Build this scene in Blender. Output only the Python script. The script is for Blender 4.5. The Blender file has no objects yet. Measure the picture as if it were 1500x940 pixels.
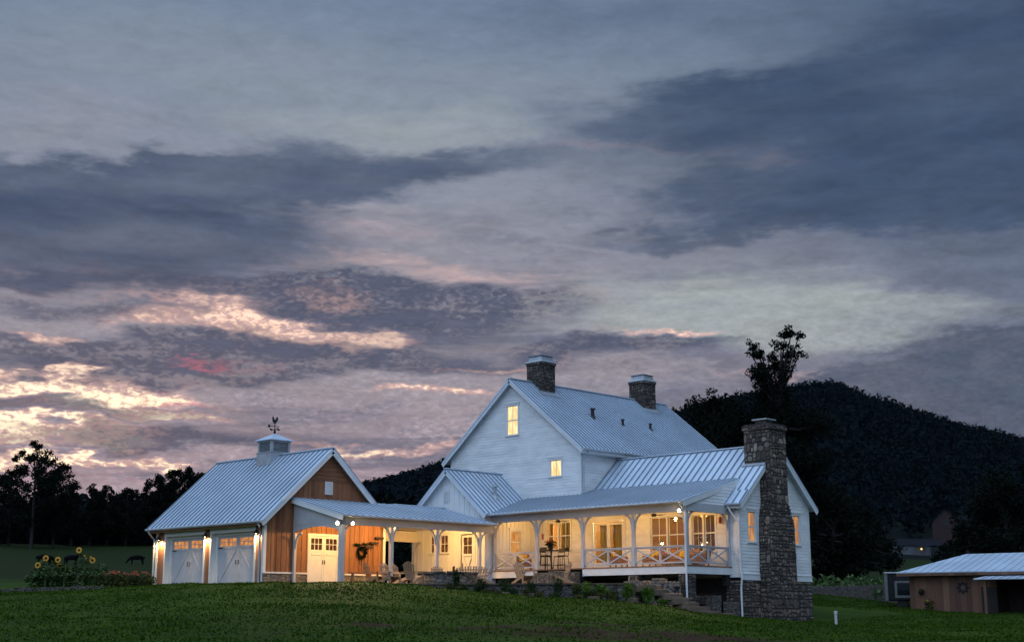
import bpy, math, random
import numpy as np
from mathutils import Vector, Matrix
R = math.radians
rng = np.random.default_rng(7)
random.seed(7)
scn = bpy.context.scene
COL = scn.collection
PI = math.pi

# ------------------------------------------------------------------ camera
CAM = Vector((48.727, -54.846, -2.276))
YAW, PITCH = -0.776, 0.209
cam_d = bpy.data.cameras.new('camera')
cam_d.sensor_width = 36.0
cam_d.lens = 48.82
cam_d.clip_start, cam_d.clip_end = 0.2, 6000
cam = bpy.data.objects.new('camera', cam_d)
COL.objects.link(cam)
cam.location = CAM
cam.rotation_euler = (PI / 2 + PITCH, 0, -YAW)
scn.camera = cam
FWD = Vector((math.sin(YAW), math.cos(YAW), 0))

# ------------------------------------------------------------------ render and view
scn.view_settings.view_transform = 'Standard'
scn.view_settings.look = 'None'
scn.view_settings.gamma = 1
scn.view_settings.exposure = 0
scn.view_settings.use_curve_mapping = False
scn.cycles.use_denoising = True
scn.cycles.max_bounces = 6
scn.cycles.diffuse_bounces = 3
scn.cycles.glossy_bounces = 3
scn.cycles.transparent_max_bounces = 8
scn.cycles.sample_clamp_indirect = 4
scn.cycles.caustics_reflective = False
scn.cycles.caustics_refractive = False


def lin(r, g, b):
    f = lambda c: (c / 255 / 12.92) if c / 255 <= 0.04045 else ((c / 255 + 0.055) / 1.055) ** 2.4
    return (f(r), f(g), f(b), 1)


# ------------------------------------------------------------------ node helper
class NT:
    def __init__(s, tree):
        s.t = tree
        s.n = tree.nodes
        s.l = tree.links

    def put(s, sock, v):
        if v is None:
            return
        if isinstance(v, bpy.types.NodeSocket):
            s.l.new(v, sock)
        else:
            try:
                sock.default_value = v
            except Exception:
                sock.default_value = tuple(v)[:3]

    def node(s, kind, **kw):
        n = s.n.new(kind)
        for k, v in kw.items():
            setattr(n, k, v)
        return n

    def m(s, op, a, b=None, c=None, clamp=False):
        n = s.node('ShaderNodeMath', operation=op, use_clamp=clamp)
        s.put(n.inputs[0], a); s.put(n.inputs[1], b); s.put(n.inputs[2], c)
        return n.outputs[0]

    def vm(s, op, a, b=None):
        n = s.node('ShaderNodeVectorMath', operation=op)
        s.put(n.inputs[0], a); s.put(n.inputs[1], b)
        return n.outputs['Value'] if op in ('LENGTH', 'DOT_PRODUCT') else n.outputs[0]

    def comb(s, x=0.0, y=0.0, z=0.0):
        n = s.node('ShaderNodeCombineXYZ')
        s.put(n.inputs[0], x); s.put(n.inputs[1], y); s.put(n.inputs[2], z)
        return n.outputs[0]

    def sep(s, v):
        n = s.node('ShaderNodeSeparateXYZ')
        s.put(n.inputs[0], v)
        return n.outputs

    def noise(s, vec, scale=1.0, detail=4.0, rough=0.55, dist=0.0, color=False):
        n = s.node('ShaderNodeTexNoise')
        s.put(n.inputs['Vector'], vec)
        n.inputs['Scale'].default_value = scale
        n.inputs['Detail'].default_value = detail
        n.inputs['Roughness'].default_value = rough
        n.inputs['Distortion'].default_value = dist
        return n.outputs['Color'] if color else n.outputs['Fac']

    def mr(s, v, a, b, c=0.0, d=1.0, smooth=True):
        n = s.node('ShaderNodeMapRange', interpolation_type='SMOOTHSTEP' if smooth else 'LINEAR', clamp=True)
        s.put(n.inputs['Value'], v)
        for k, x in (('From Min', a), ('From Max', b), ('To Min', c), ('To Max', d)):
            s.put(n.inputs[k], x)
        return n.outputs[0]

    def mix(s, f, a, b, blend='MIX'):
        n = s.node('ShaderNodeMix', data_type='RGBA', blend_type=blend)
        s.put(n.inputs[0], f); s.put(n.inputs[6], a); s.put(n.inputs[7], b)
        return n.outputs[2]

    def ramp(s, f, stops):
        n = s.node('ShaderNodeValToRGB')
        e = n.color_ramp.elements
        while len(e) < len(stops):
            e.new(0.5)
        for x, (p, c) in zip(e, stops):
            x.position = p
            x.color = c
        s.put(n.inputs[0], f)
        return n.outputs[0]

    def obj(s):
        return s.node('ShaderNodeTexCoord').outputs['Object']


# ------------------------------------------------------------------ world: dusk sky with broken cloud
# cloud banks as (azimuth from the view's bearing, elevation, half width, half height, tilt, weight), degrees
SKY={
 'dark':[ (-17.15,17.06,9.72,0.85,-2,0.9),(-3.27,18.38,6.83,0.79,3,0.85),(-9.64,17.48,5.91,0.73,0,0.7),(-16.21,14.89,9.62,1.75,0,1),(-19.81,13.4,5.79,0.85,0,0.6),(18,18.36,12.47,3.38,0,1),(11.7,20.09,9.9,1.27,0,0.8),(20.94,21.96,9.11,3.38,0,0.75),(14.37,17.19,7.67,1.55,0,0.9),(7.52,15.63,4.68,0.39,-12,0.55),(20.47,16,7.33,1.13,0,0.8),(4.49,24.1,9.26,1.13,0,0.35)],
 'mid':[ (-9.2,13.06,9.54,0.79,-3,0.9),(-2.91,12.37,6.63,1.13,0,0.8),(-17.62,11.82,4.89,0.51,0,0.7),(-16.71,9.98,7.72,0.79,2,1),(-9.12,10.56,5.73,0.85,4,0.8),(-14.02,9.56,5.71,0.39,0,0.6),(-17.11,7.89,5.4,0.34,0,0.9),(-11.74,7.04,6.24,0.51,0,0.5),(-15.47,6.79,5.67,0.39,2,0.8),(-1.46,10.55,7.45,0.62,2,0.6),(5.41,10.79,4.87,0.39,3,0.75),(-7.65,8.23,4.55,1.13,0,0.35),(8.49,10.16,5.72,0.34,3,0.5),(-11.68,5.67,8.49,0.28,0,0.5),(0.85,15.05,4.38,0.34,2,0.4),(-2.94,15.74,5.85,0.28,4,0.3)],
 'slate':[ (18.58,7.48,7.96,1.55,0,0.95),(13.36,8.08,3.98,0.85,0,0.5),(16.1,9.39,5.71,0.56,0,0.7),(19.95,8.87,7.41,1.97,0,0.9),(13.95,9.15,5.71,0.45,3,0.5),(18.52,10.42,3.44,0.23,-4,0.5),(8.8,10.99,2.58,0.2,-4,0.4)],
 'pale':[ (8.01,12.68,9.53,1.41,2,0.8),(11.34,11.73,8.63,1.13,0,0.7),(7.3,17.99,4.74,1.13,8,0.45),(-5.64,19.57,6.58,0.85,-2,0.5),(-3.3,21.14,7.85,1.69,0,0.3),(-14.73,22.67,7.94,2.54,0,0.3),(15.42,11.54,7.19,1.01,0,0.5)],
 'pink':[ (-5.56,15.83,5.86,1.13,5,0.45),(-5.53,14.29,4.94,0.39,2,0.7),(-16.1,13.08,6.65,0.56,0,0.9),(6.16,19,5.96,0.34,10,0.4),(9.05,18.33,2.67,0.28,25,0.4),(11.22,15.61,5.85,0.28,0,0.25),(-18.91,19.21,4.47,1.13,0,0.25),(-1.48,13.93,6.38,0.56,0,0.4),(2.29,13.08,3.47,0.34,3,0.4)],
 'glow':[ (-11.1,11.52,4.89,0.68,3,1),(-7.46,11.44,3.16,0.51,10,0.8),(-7.21,12.71,2.02,0.25,10,0.6),(-17.42,8.73,5.7,0.56,3,1),(-19.75,8.88,2.57,0.34,0,0.7),(-15.27,7.88,4.55,0.25,6,0.9),(-18.85,7.01,4.82,0.42,3,1),(-19.29,6.05,4.25,0.25,3,1.1),(-15.7,6.06,2.83,0.14,4,0.8),(-1.46,10.41,3.15,0.17,4,0.5),(-2.59,8.8,2.57,0.23,0,0.55),(-5.39,7.15,3.41,0.25,2,0.5),(-19.1,10.6,1.72,0.2,0,0.6),(-14.17,12.43,3.46,0.23,0,0.4),(5.99,11.34,2.01,0.23,4,0.45),(11.26,9.8,2.57,0.23,0,0.25)],
 'red':[ (-12,9.78,1.72,0.14,0,0.8),(-13.06,9.24,1.71,0.11,-6,0.7),(-12.08,8.54,1.99,0.11,0,0.8),(-17.47,5.36,1.56,0.08,0,0.9),(-19.49,5.2,0.99,0.11,0,0.7)],
}

world = bpy.data.worlds.new('World')
scn.world = world
world.use_nodes = True
world.node_tree.nodes.clear()
W = NT(world.node_tree)
dirv = W.vm('NORMALIZE', W.node('ShaderNodeTexCoord').outputs['Generated'])
fw = W.vm('DOT_PRODUCT', dirv, tuple(FWD))
rt = W.vm('DOT_PRODUCT', dirv, (math.cos(YAW), -math.sin(YAW), 0))
dz = W.sep(dirv)[2]
U = W.m('MULTIPLY', W.m('ARCTAN2', rt, fw), 57.29578)
V = W.m('MULTIPLY', W.m('ARCSINE', dz), 57.29578)
uv = W.comb(U, V, 0.0)
wc = W.comb(W.m('MULTIPLY', U, 0.13), W.m('MULTIPLY', V, 0.42))
wn = W.comb(W.noise(wc, 1.0, 5, 0.6), W.noise(W.vm('ADD', wc, (17.3, 5.1, 2.2)), 1.0, 5, 0.6), 0.5)
wo = W.vm('MULTIPLY', W.vm('SUBTRACT', wn, (0.5, 0.5, 0.5)), (13.0, 4.2, 0))
wc2 = W.comb(W.m('MULTIPLY', U, 0.55), W.m('MULTIPLY', V, 1.5), 4.4)
wn2 = W.comb(W.noise(wc2, 1.0, 4, 0.6), W.noise(W.vm('ADD', wc2, (9.3, 3.1, 7.2)), 1.0, 4, 0.6), 0.5)
wo = W.vm('ADD', wo, W.vm('MULTIPLY', W.vm('SUBTRACT', wn2, (0.5, 0.5, 0.5)), (2.6, 0.9, 0)))
uvw = W.vm('ADD', uv, wo)
n_big = W.noise(W.comb(W.m('MULTIPLY', U, 0.10), W.m('MULTIPLY', V, 0.40), 3.7), 1.0, 6, 0.50, 0.15)
n_mid = W.noise(W.comb(W.m('MULTIPLY', U, 0.30), W.m('MULTIPLY', V, 1.15), 9.1), 1.0, 6, 0.56, 0.25)
n_gran = W.noise(W.comb(W.m('MULTIPLY', U, 2.9), W.m('MULTIPLY', V, 6.0), 1.9), 1.0, 4, 0.55, 0.5)
n_fine = W.noise(W.comb(W.m('MULTIPLY', U, 1.0), W.m('MULTIPLY', V, 2.6), 5.3), 1.0, 6, 0.62, 0.7)


def blobs(key):
    tot = None
    for (a, e, ra, re, rot, w) in SKY[key]:
        n_ = W.node('ShaderNodeVectorMath', operation='MULTIPLY_ADD')
        W.put(n_.inputs[0], uvw)
        n_.inputs[1].default_value = (1 / ra, 1 / re, 0)
        n_.inputs[2].default_value = (-a / ra, -e / re, 0)
        v = W.mr(W.vm('LENGTH', n_.outputs[0]), 1.6, 0.15, 0, w)
        tot = v if tot is None else W.m('ADD', tot, v)
    return tot


def soft(n, a=0.36, b=0.64, c=0.0, d=1.0):
    return W.mr(n, a, b, c, d)


def mask(key, noise, floor=0.5, lo=0.05, hi=1.0, a=0.36, b=0.62, scale=1.0):
    # a soft bank broken up by cloud texture; floor is how much stays where the texture is thin
    return W.m('MULTIPLY', W.mr(blobs(key), lo, hi, 0, scale), soft(noise, a, b, floor, 1.0))


sky = W.ramp(W.m('DIVIDE', V, 60.0), [
    (0.0, lin(160, 145, 156)), (0.10, lin(160, 147, 158)), (0.155, lin(156, 149, 158)), (0.22, lin(144, 143, 155)),
    (0.30, lin(134, 141, 156)), (0.36, lin(126, 138, 155)), (0.42, lin(112, 128, 151)), (1.0, lin(112, 128, 152))])
sky = W.mix(W.mr(U, -1, 22, 0, 0.72), sky, lin(78, 95, 119))
n_mg = W.m('ADD', W.m('MULTIPLY', n_mid, 0.52), W.m('MULTIPLY', n_gran, 0.48))
# thin streaked cloud everywhere, denser towards the horizon
veil = W.m('MULTIPLY', soft(n_mid, 0.40, 0.66), W.mr(V, 17, 9, 0.12, 0.52))
veil = W.m('MULTIPLY', veil, W.mr(U, 4, 12, 1.0, 0.35))
sky = W.mix(mask('pale', n_big, 0.6, 0.05, 1.0, scale=0.85), sky, lin(164, 171, 172))
sky = W.mix(mask('pink', n_mid, 0.25, 0.05, 1.0, scale=0.85), sky, lin(198, 172, 170))
sky = W.mix(veil, sky, lin(100, 106, 124))
sky = W.mix(W.m('MULTIPLY', W.m('MULTIPLY', soft(n_mg, 0.48, 0.66), W.mr(V, 13, 6, 0, 0.30)), W.mr(U, -4, 8, 1, 0)), sky, lin(200, 178, 176))
n_band = W.noise(W.comb(W.m('MULTIPLY', U, 0.055), W.m('MULTIPLY', V, 0.75), 6.6), 1.0, 6, 0.6, 0.5)
band = W.m('MULTIPLY', soft(n_band, 0.46, 0.62), W.m('MULTIPLY', W.mr(V, 19, 10, 0, 0.62), W.mr(U, 4, 13, 1.0, 0.15)))
sky = W.mix(band, sky, lin(84, 94, 116))
sky = W.mix(mask('dark', n_big, 0.68, 0.02, 0.90, 0.32, 0.64, 0.95), sky, lin(63, 80, 106))
sky = W.mix(mask('slate', n_mid, 0.5, 0.10, 0.95, scale=0.9), sky, lin(78, 88, 106))
gb = W.mr(blobs('glow'), 0.04, 0.75)
sky = W.mix(W.m('MULTIPLY', gb, 0.45), sky, lin(212, 176, 170))
gl = W.m('MULTIPLY', gb, soft(n_mg, 0.34, 0.64, 0.06))
core = W.mix(W.mr(V, 8.0, 10.5), lin(255, 238, 206), lin(255, 220, 198))
sky = W.mix(W.m('MINIMUM', W.m('MULTIPLY', gl, 1.3), 0.88), sky, W.mix(W.mr(gl, 0.2, 0.8), lin(214, 174, 168), core))
sky = W.mix(mask('mid', n_mg, 0.30, 0.08, 0.95, 0.37, 0.55, 0.9), sky, lin(76, 83, 105))
sky = W.mix(mask('red', n_mid, 0.2, 0.1, 0.9, 0.42, 0.6, 0.45), sky, lin(196, 112, 126))
det = W.m('ADD', W.m('MULTIPLY', W.m('SUBTRACT', n_mid, 0.5), 0.9), W.m('MULTIPLY', W.m('SUBTRACT', n_fine, 0.5), 0.5))
det = W.m('ADD', det, W.m('MULTIPLY', W.m('SUBTRACT', n_gran, 0.5), W.mr(V, 15, 9, 0.1, 0.6)))
det = W.m('MULTIPLY', det, W.mr(V, 22, 8, 0.5, 1.0))
sky = W.mix(1.0, sky, W.comb(*(W.m('ADD', 1.0, det),) * 3), 'MULTIPLY')
gm = W.node('ShaderNodeGamma'); W.put(gm.inputs[0], sky); gm.inputs[1].default_value = 1.13
sky = W.mix(1.0, gm.outputs[0], (1.26, 1.25, 1.23, 1), 'MULTIPLY')
# unseen sky behind the camera, brightened to light the walls and roofs
BACK = Vector((0.26, -0.52, 0.82)).normalized()
bk = W.mr(W.vm('DOT_PRODUCT', dirv, tuple(BACK)), 0.18, 0.92, 0, 1)
sky = W.mix(bk, sky, (0.74, 1.02, 1.46, 1))
sky = W.mix(W.mr(V, 0.0, -3.0), sky, (0.012, 0.015, 0.014, 1))
nish = W.node('ShaderNodeTexSky', sky_type='NISHITA', sun_disc=False)
nish.sun_elevation = R(1.5)
nish.sun_rotation = R(-62)
bg1 = W.node('ShaderNodeBackground')
W.put(bg1.inputs[0], sky); bg1.inputs[1].default_value = 1.0
bg2 = W.node('ShaderNodeBackground')
W.put(bg2.inputs[0], nish.outputs[0]); bg2.inputs[1].default_value = 0.003
add = W.node('ShaderNodeAddShader')
W.l.new(bg1.outputs[0], add.inputs[0]); W.l.new(bg2.outputs[0], add.inputs[1])
W.l.new(add.outputs[0], W.node('ShaderNodeOutputWorld').inputs[0])
world.cycles.sampling_method = 'MANUAL'
world.cycles.sample_map_resolution = 512

# wide soft fill lamp added from the direction of that brightened sky
sky_fill_d = bpy.data.lights.new('sun', 'SUN')
sky_fill_d.energy = 0.22
sky_fill_d.angle = R(60)
sky_fill_d.color = (0.75, 0.87, 1.0)
sky_fill = bpy.data.objects.new('sun', sky_fill_d)
COL.objects.link(sky_fill)
sky_fill.rotation_euler = BACK.to_track_quat('Z', 'Y').to_euler()


# ------------------------------------------------------------------ scene helpers
def tag(o, label=None, cat=None, group=None, kind=None):
    if label: o['label'] = label
    if cat: o['category'] = cat
    if group: o['group'] = group
    if kind: o['kind'] = kind
    return o


def thing(name, label, cat, loc=(0, 0, 0), rz=0, group=None):
    o = bpy.data.objects.new(name, None)
    o.empty_display_size = 0.2
    COL.objects.link(o)
    o.location = loc
    o.rotation_euler = (0, 0, rz)
    return tag(o, label, cat, group)


def children(o):
    return [c for c in COL.objects if c.parent == o]


def dup(root, loc, rz=0, label=None, sc=1.0):
    r = root.copy()
    COL.objects.link(r)
    r.location = loc
    r.rotation_euler = (0, 0, rz)
    r.scale = (sc, sc, sc) if not isinstance(sc, tuple) else sc
    if label: r['label'] = label
    for ch in children(root):
        c = ch.copy(); COL.objects.link(c); c.parent = r
        for g in children(ch):
            d = g.copy(); COL.objects.link(d); d.parent = c
    return r


class MB:
    """collects polygons, links them as one mesh object"""
    def __init__(s):
        s.v, s.f = [], []

    def poly(s, pts):
        n = len(s.v)
        s.v += [tuple(p) for p in pts]
        s.f.append(list(range(n, n + len(pts))))

    def hull8(s, b, t):
        n = len(s.v)
        k = len(b)
        s.v += [tuple(p) for p in b] + [tuple(p) for p in t]
        s.f.append([n + i for i in range(k)][::-1])
        s.f.append([n + k + i for i in range(k)])
        for i in range(k):
            j = (i + 1) % k
            s.f.append([n + i, n + j, n + k + j, n + k + i])

    def box(s, x0, x1, y0, y1, z0, z1):
        s.hull8([(x0, y0, z0), (x1, y0, z0), (x1, y1, z0), (x0, y1, z0)],
                [(x0, y0, z1), (x1, y0, z1), (x1, y1, z1), (x0, y1, z1)])

    def obox(s, o, ex, ey, ez, a0, a1, b0, b1, c0, c1):
        o, ex, ey, ez = Vector(o), Vector(ex), Vector(ey), Vector(ez)
        P = lambda a, b, c: o + ex * a + ey * b + ez * c
        s.hull8([P(a0, b0, c0), P(a1, b0, c0), P(a1, b1, c0), P(a0, b1, c0)],
                [P(a0, b0, c1), P(a1, b0, c1), P(a1, b1, c1), P(a0, b1, c1)])

    def bar(s, p, q, w, h, up=(0, 0, 1)):
        p, q = Vector(p), Vector(q)
        d = q - p
        L = d.length
        d.normalize()
        u = Vector(up)
        if abs(d.dot(u)) > 0.98: u = Vector((1, 0, 0))
        sd = d.cross(u).normalized()
        u = sd.cross(d)
        s.obox(p, d, sd, u, 0, L, -w / 2, w / 2, -h / 2, h / 2)

    def tube(s, pts, r, n=8, cap=True):
        pts = [Vector(p) for p in pts]
        rs = r if isinstance(r, (list, tuple)) else [r] * len(pts)
        base = len(s.v)
        for i, p in enumerate(pts):
            d = (pts[min(i + 1, len(pts) - 1)] - pts[max(i - 1, 0)]).normalized()
            u = Vector((0, 0, 1)) if abs(d.z) < 0.95 else Vector((1, 0, 0))
            a = d.cross(u).normalized(); b = a.cross(d)
            for k in range(n):
                t = 2 * PI * k / n
                s.v.append(tuple(p + (a * math.cos(t) + b * math.sin(t)) * rs[i]))
        for i in range(len(pts) - 1):
            for k in range(n):
                k2 = (k + 1) % n
                s.f.append([base + i * n + k, base + i * n + k2, base + (i + 1) * n + k2, base + (i + 1) * n + k])
        if cap:
            s.f.append([base + k for k in range(n)][::-1])
            s.f.append([base + (len(pts) - 1) * n + k for k in range(n)])

    def lathe(s, prof, n=16, c=(0, 0, 0)):
        base = len(s.v)
        for (r, z) in prof:
            for k in range(n):
                t = 2 * PI * k / n
                s.v.append((c[0] + r * math.cos(t), c[1] + r * math.sin(t), c[2] + z))
        for i in range(len(prof) - 1):
            for k in range(n):
                k2 = (k + 1) % n
                s.f.append([base + i * n + k, base + i * n + k2, base + (i + 1) * n + k2, base + (i + 1) * n + k])
        s.f.append([base + k for k in range(n)][::-1])
        s.f.append([base + (len(prof) - 1) * n + k for k in range(n)])

    def ball(s, c, rx, ry, rz, n=8, m=6, jit=0.0):
        base = len(s.v)
        for i in range(m + 1):
            ph = PI * i / m
            for k in range(n):
                t = 2 * PI * k / n
                j = 1 + random.uniform(-jit, jit)
                s.v.append((c[0] + rx * j * math.sin(ph) * math.cos(t), c[1] + ry * j * math.sin(ph) * math.sin(t), c[2] + rz * j * math.cos(ph)))
        for i in range(m):
            for k in range(n):
                k2 = (k + 1) % n
                s.f.append([base + i * n + k, base + i * n + k2, base + (i + 1) * n + k2, base + (i + 1) * n + k])

    def build(s, name, mat, parent=None, smooth=False, bevel=0.0, off=None):
        me = bpy.data.meshes.new(name)
        v = s.v
        if off is not None:
            v = [(a - off[0], b - off[1], c - off[2]) for a, b, c in v]
        me.from_pydata(v, [], s.f)
        me.materials.append(mat)
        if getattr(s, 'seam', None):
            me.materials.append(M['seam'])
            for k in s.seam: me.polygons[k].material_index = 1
        if smooth:
            me.shade_smooth()
        o = bpy.data.objects.new(name, me)
        COL.objects.link(o)
        o.parent = parent
        if bevel:
            md = o.modifiers.new('bevel', 'BEVEL')
            md.width = bevel; md.segments = 2; md.limit_method = 'ANGLE'
        return o


def build_each(mb, name, mat, parent):
    """every separate board of the collector becomes a part of its own"""
    par = list(range(len(mb.v)))
    def find(i):
        while par[i] != i:
            par[i] = par[par[i]]; i = par[i]
        return i
    for f in mb.f:
        for k in f[1:]: par[find(k)] = find(f[0])
    groups = {}
    for f in mb.f: groups.setdefault(find(f[0]), []).append(f)
    for fs in groups.values():
        ids = sorted({k for f in fs for k in f}); mp = {k: i for i, k in enumerate(ids)}
        q = MB(); q.v = [mb.v[k] for k in ids]; q.f = [[mp[k] for k in f] for f in fs]
        q.build(name, mat, parent)


def np_mesh(name, V, F, mat, parent=None, smooth=False):
    """V (n,3), F (m,k) with a constant number of corners"""
    me = bpy.data.meshes.new(name)
    k = F.shape[1]
    me.vertices.add(len(V)); me.vertices.foreach_set('co', np.asarray(V, np.float32).ravel())
    me.loops.add(F.size); me.loops.foreach_set('vertex_index', F.astype(np.int32).ravel())
    me.polygons.add(len(F))
    me.polygons.foreach_set('loop_start', np.arange(0, F.size, k, dtype=np.int32))
    me.polygons.foreach_set('loop_total', np.full(len(F), k, np.int32))
    me.update(calc_edges=True)
    me.materials.append(mat)
    if smooth: me.shade_smooth()
    o = bpy.data.objects.new(name, me)
    COL.objects.link(o)
    o.parent = parent
    return o


# ------------------------------------------------------------------ materials
def new_mat(name):
    m = bpy.data.materials.new(name)
    m.use_nodes = True
    t = NT(m.node_tree)
    t.b = m.node_tree.nodes['Principled BSDF']
    t.out = m.node_tree.nodes['Material Output']
    return m, t


def mat(name, c, rough=0.6, metal=0.0, var=0.15, scale=6.0, bump=0.0, bscale=40.0, stretch=(1, 1, 1), spec=0.5, c2=None):
    m, t = new_mat(name)
    co = t.vm('MULTIPLY', t.obj(), stretch)
    n = t.noise(co, scale, 5, 0.6)
    c = tuple(c) + (1,)
    if c2 is None:
        a = tuple(x * (1 - var) for x in c[:3]) + (1,)
        b = tuple(min(1, x * (1 + var)) for x in c[:3]) + (1,)
    else:
        a, b = c, tuple(c2) + (1,)
    t.put(t.b.inputs['Base Color'], t.mix(t.mr(n, 0.3, 0.7), a, b))
    t.b.inputs['Roughness'].default_value = rough
    t.b.inputs['Metallic'].default_value = metal
    t.b.inputs['Specular IOR Level'].default_value = spec
    if bump:
        bn = t.node('ShaderNodeBump')
        bn.inputs['Strength'].default_value = bump
        bn.inputs['Distance'].default_value = 0.02
        t.put(bn.inputs['Height'], t.noise(co, bscale, 4, 0.6))
        t.l.new(bn.outputs[0], t.b.inputs['Normal'])
    return m


def emit_mat(name, c, strength, c2=None, stretch=(1, 1, 1), scale=8.0):
    m, t = new_mat(name)
    t.n.remove(t.b)
    e = t.node('ShaderNodeEmission')
    if c2:
        n = t.noise(t.vm('MULTIPLY', t.obj(), stretch), scale, 2, 0.5)
        t.put(e.inputs[0], t.mix(t.mr(n, 0.35, 0.65), tuple(c) + (1,), tuple(c2) + (1,)))
    else:
        e.inputs[0].default_value = tuple(c) + (1,)
    e.inputs[1].default_value = strength
    t.l.new(e.outputs[0], t.out.inputs[0])
    return m


def glass_mat(name, refl=0.10, tint=(1, 1, 1)):
    m, t = new_mat(name)
    t.n.remove(t.b)
    a = t.node('ShaderNodeBsdfTransparent'); a.inputs[0].default_value = tuple(tint) + (1,)
    g = t.node('ShaderNodeBsdfGlossy'); g.inputs['Roughness'].default_value = 0.02
    x = t.node('ShaderNodeMixShader'); x.inputs[0].default_value = refl
    t.l.new(a.outputs[0], x.inputs[1]); t.l.new(g.outputs[0], x.inputs[2]); t.l.new(x.outputs[0], t.out.inputs[0])
    return m


def stone_mat(name, scale=3.2, tones=((0.20, 0.17, 0.14), (0.10, 0.095, 0.10), (0.28, 0.25, 0.21), (0.15, 0.12, 0.10)), mortar=(0.05, 0.048, 0.047), flat=1.5):
    m, t = new_mat(name)
    co = t.vm('MULTIPLY', t.obj(), (1, 1, flat))
    co = t.vm('ADD', co, t.vm('MULTIPLY', t.noise(co, 3.0, 2, 0.5, 0, True), (0.12, 0.12, 0.12)))
    v1 = t.node('ShaderNodeTexVoronoi'); v1.inputs['Scale'].default_value = scale; t.put(v1.inputs['Vector'], co)
    v2 = t.node('ShaderNodeTexVoronoi', feature='DISTANCE_TO_EDGE'); v2.inputs['Scale'].default_value = scale; t.put(v2.inputs['Vector'], co)
    sel = t.sep(v1.outputs['Color'])[0]
    c = t.ramp(sel, [(i / (len(tones) - 1), tuple(x) + (1,)) for i, x in enumerate(tones)])
    c = t.mix(0.22, c, t.ramp(t.noise(t.obj(), 14, 4, 0.7), [(0.3, (0.04, 0.04, 0.04, 1)), (0.7, (0.32, 0.30, 0.28, 1))]), 'MIX')
    j = t.mr(v2.outputs['Distance'], 0.015, 0.07)
    t.put(t.b.inputs['Base Color'], t.mix(j, tuple(mortar) + (1,), c))
    t.b.inputs['Roughness'].default_value = 0.85
    bn = t.node('ShaderNodeBump'); bn.inputs['Strength'].default_value = 0.9; bn.inputs['Distance'].default_value = 0.06
    t.put(bn.inputs['Height'], t.m('ADD', t.m('MULTIPLY', j, 1.0), t.m('MULTIPLY', t.noise(t.obj(), 20, 4, 0.6), 0.35)))
    t.l.new(bn.outputs[0], t.b.inputs['Normal'])
    return m


def board_mat(name, tones, axis=0, width=0.3, rough=0.7, bump=0.4):
    """upright boards: each board its own tone, grain along z"""
    m, t = new_mat(name)
    s3 = t.sep(t.obj())
    a = t.m('ADD', s3[0], s3[1]) if axis == 2 else s3[axis]
    idx = t.m('FLOOR', t.m('DIVIDE', a, width))
    wn = t.node('ShaderNodeTexWhiteNoise', noise_dimensions='1D'); t.put(wn.inputs['W'], idx)
    c = t.ramp(wn.outputs['Value'], [(i / (len(tones) - 1), tuple(x) + (1,)) for i, x in enumerate(tones)])
    g = t.noise(t.comb(t.m('MULTIPLY', a, 22.0), t.m('MULTIPLY', idx, 7.3), t.m('MULTIPLY', s3[2], 1.3)), 1.0, 5, 0.65, 1.2)
    c = t.mix(t.mr(g, 0.35, 0.75, 0, 0.55), c, tuple(x * 0.45 for x in tones[0]) + (1,))
    k = t.noise(t.obj(), 5.0, 2, 0.5)
    c = t.mix(t.mr(k, 0.70, 0.76, 0, 0.6), c, tuple(x * 0.3 for x in tones[0]) + (1,))
    t.put(t.b.inputs['Base Color'], c)
    t.b.inputs['Roughness'].default_value = rough
    fr = t.m('ABSOLUTE', t.m('SUBTRACT', t.m('FRACT', t.m('DIVIDE', a, width)), 0.5))
    bn = t.node('ShaderNodeBump'); bn.inputs['Strength'].default_value = bump; bn.inputs['Distance'].default_value = 0.02
    t.put(bn.inputs['Height'], t.m('ADD', t.mr(fr, 0.5, 0.45), t.m('MULTIPLY', g, 0.2)))
    t.l.new(bn.outputs[0], t.b.inputs['Normal'])
    return m


def leaf_mat(name, c1, c2, rough=0.7, scale=0.8):
    m, t = new_mat(name)
    g = t.node('ShaderNodeNewGeometry')
    rnd = t.noise(t.vm('MULTIPLY', g.outputs['Position'], (scale,) * 3), 1.0, 3, 0.6)
    wn = t.node('ShaderNodeTexWhiteNoise', noise_dimensions='3D')
    t.put(wn.inputs['Vector'], t.vm('SNAP', g.outputs['Position'], (0.5, 0.5, 0.5)))
    f = t.m('ADD', t.m('MULTIPLY', rnd, 0.7), t.m('MULTIPLY', wn.outputs['Value'], 0.3))
    t.put(t.b.inputs['Base Color'], t.mix(t.mr(f, 0.3, 0.75), tuple(c1) + (1,), tuple(c2) + (1,)))
    t.b.inputs['Roughness'].default_value = rough
    t.b.inputs['Specular IOR Level'].default_value = 0.02
    return m


M = {}
M['white'] = mat('white_paint', (0.72, 0.72, 0.71), 0.55, var=0.06, scale=1.2)
M['siding'] = mat('white_siding', (0.70, 0.71, 0.71), 0.55, var=0.12, scale=0.7, bump=0.05, bscale=25, stretch=(1, 1, 4))
M['trim'] = mat('white_trim', (0.66, 0.67, 0.67), 0.5, var=0.06, scale=2.0)
M['post'] = mat('grey_white_post_paint', (0.43, 0.43, 0.45), 0.5, var=0.06, scale=2.0)  # white paint with shade greyed into its colour
M['cream'] = mat('cream_ceiling', (0.72, 0.66, 0.55), 0.6, var=0.05)
M['metal'] = mat('galvanised_roof', (0.60, 0.70, 0.82), 0.38, 0.3, var=0.12, scale=0.45)
M['seam'] = mat('folded_seam', (0.22, 0.26, 0.31), 0.5, 0.3, var=0.1)  # ribs coloured darker so each seam shows a painted shadow line
M['zinc'] = mat('zinc_sheet', (0.42, 0.46, 0.50), 0.45, 0.5, var=0.12, scale=3)
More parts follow.
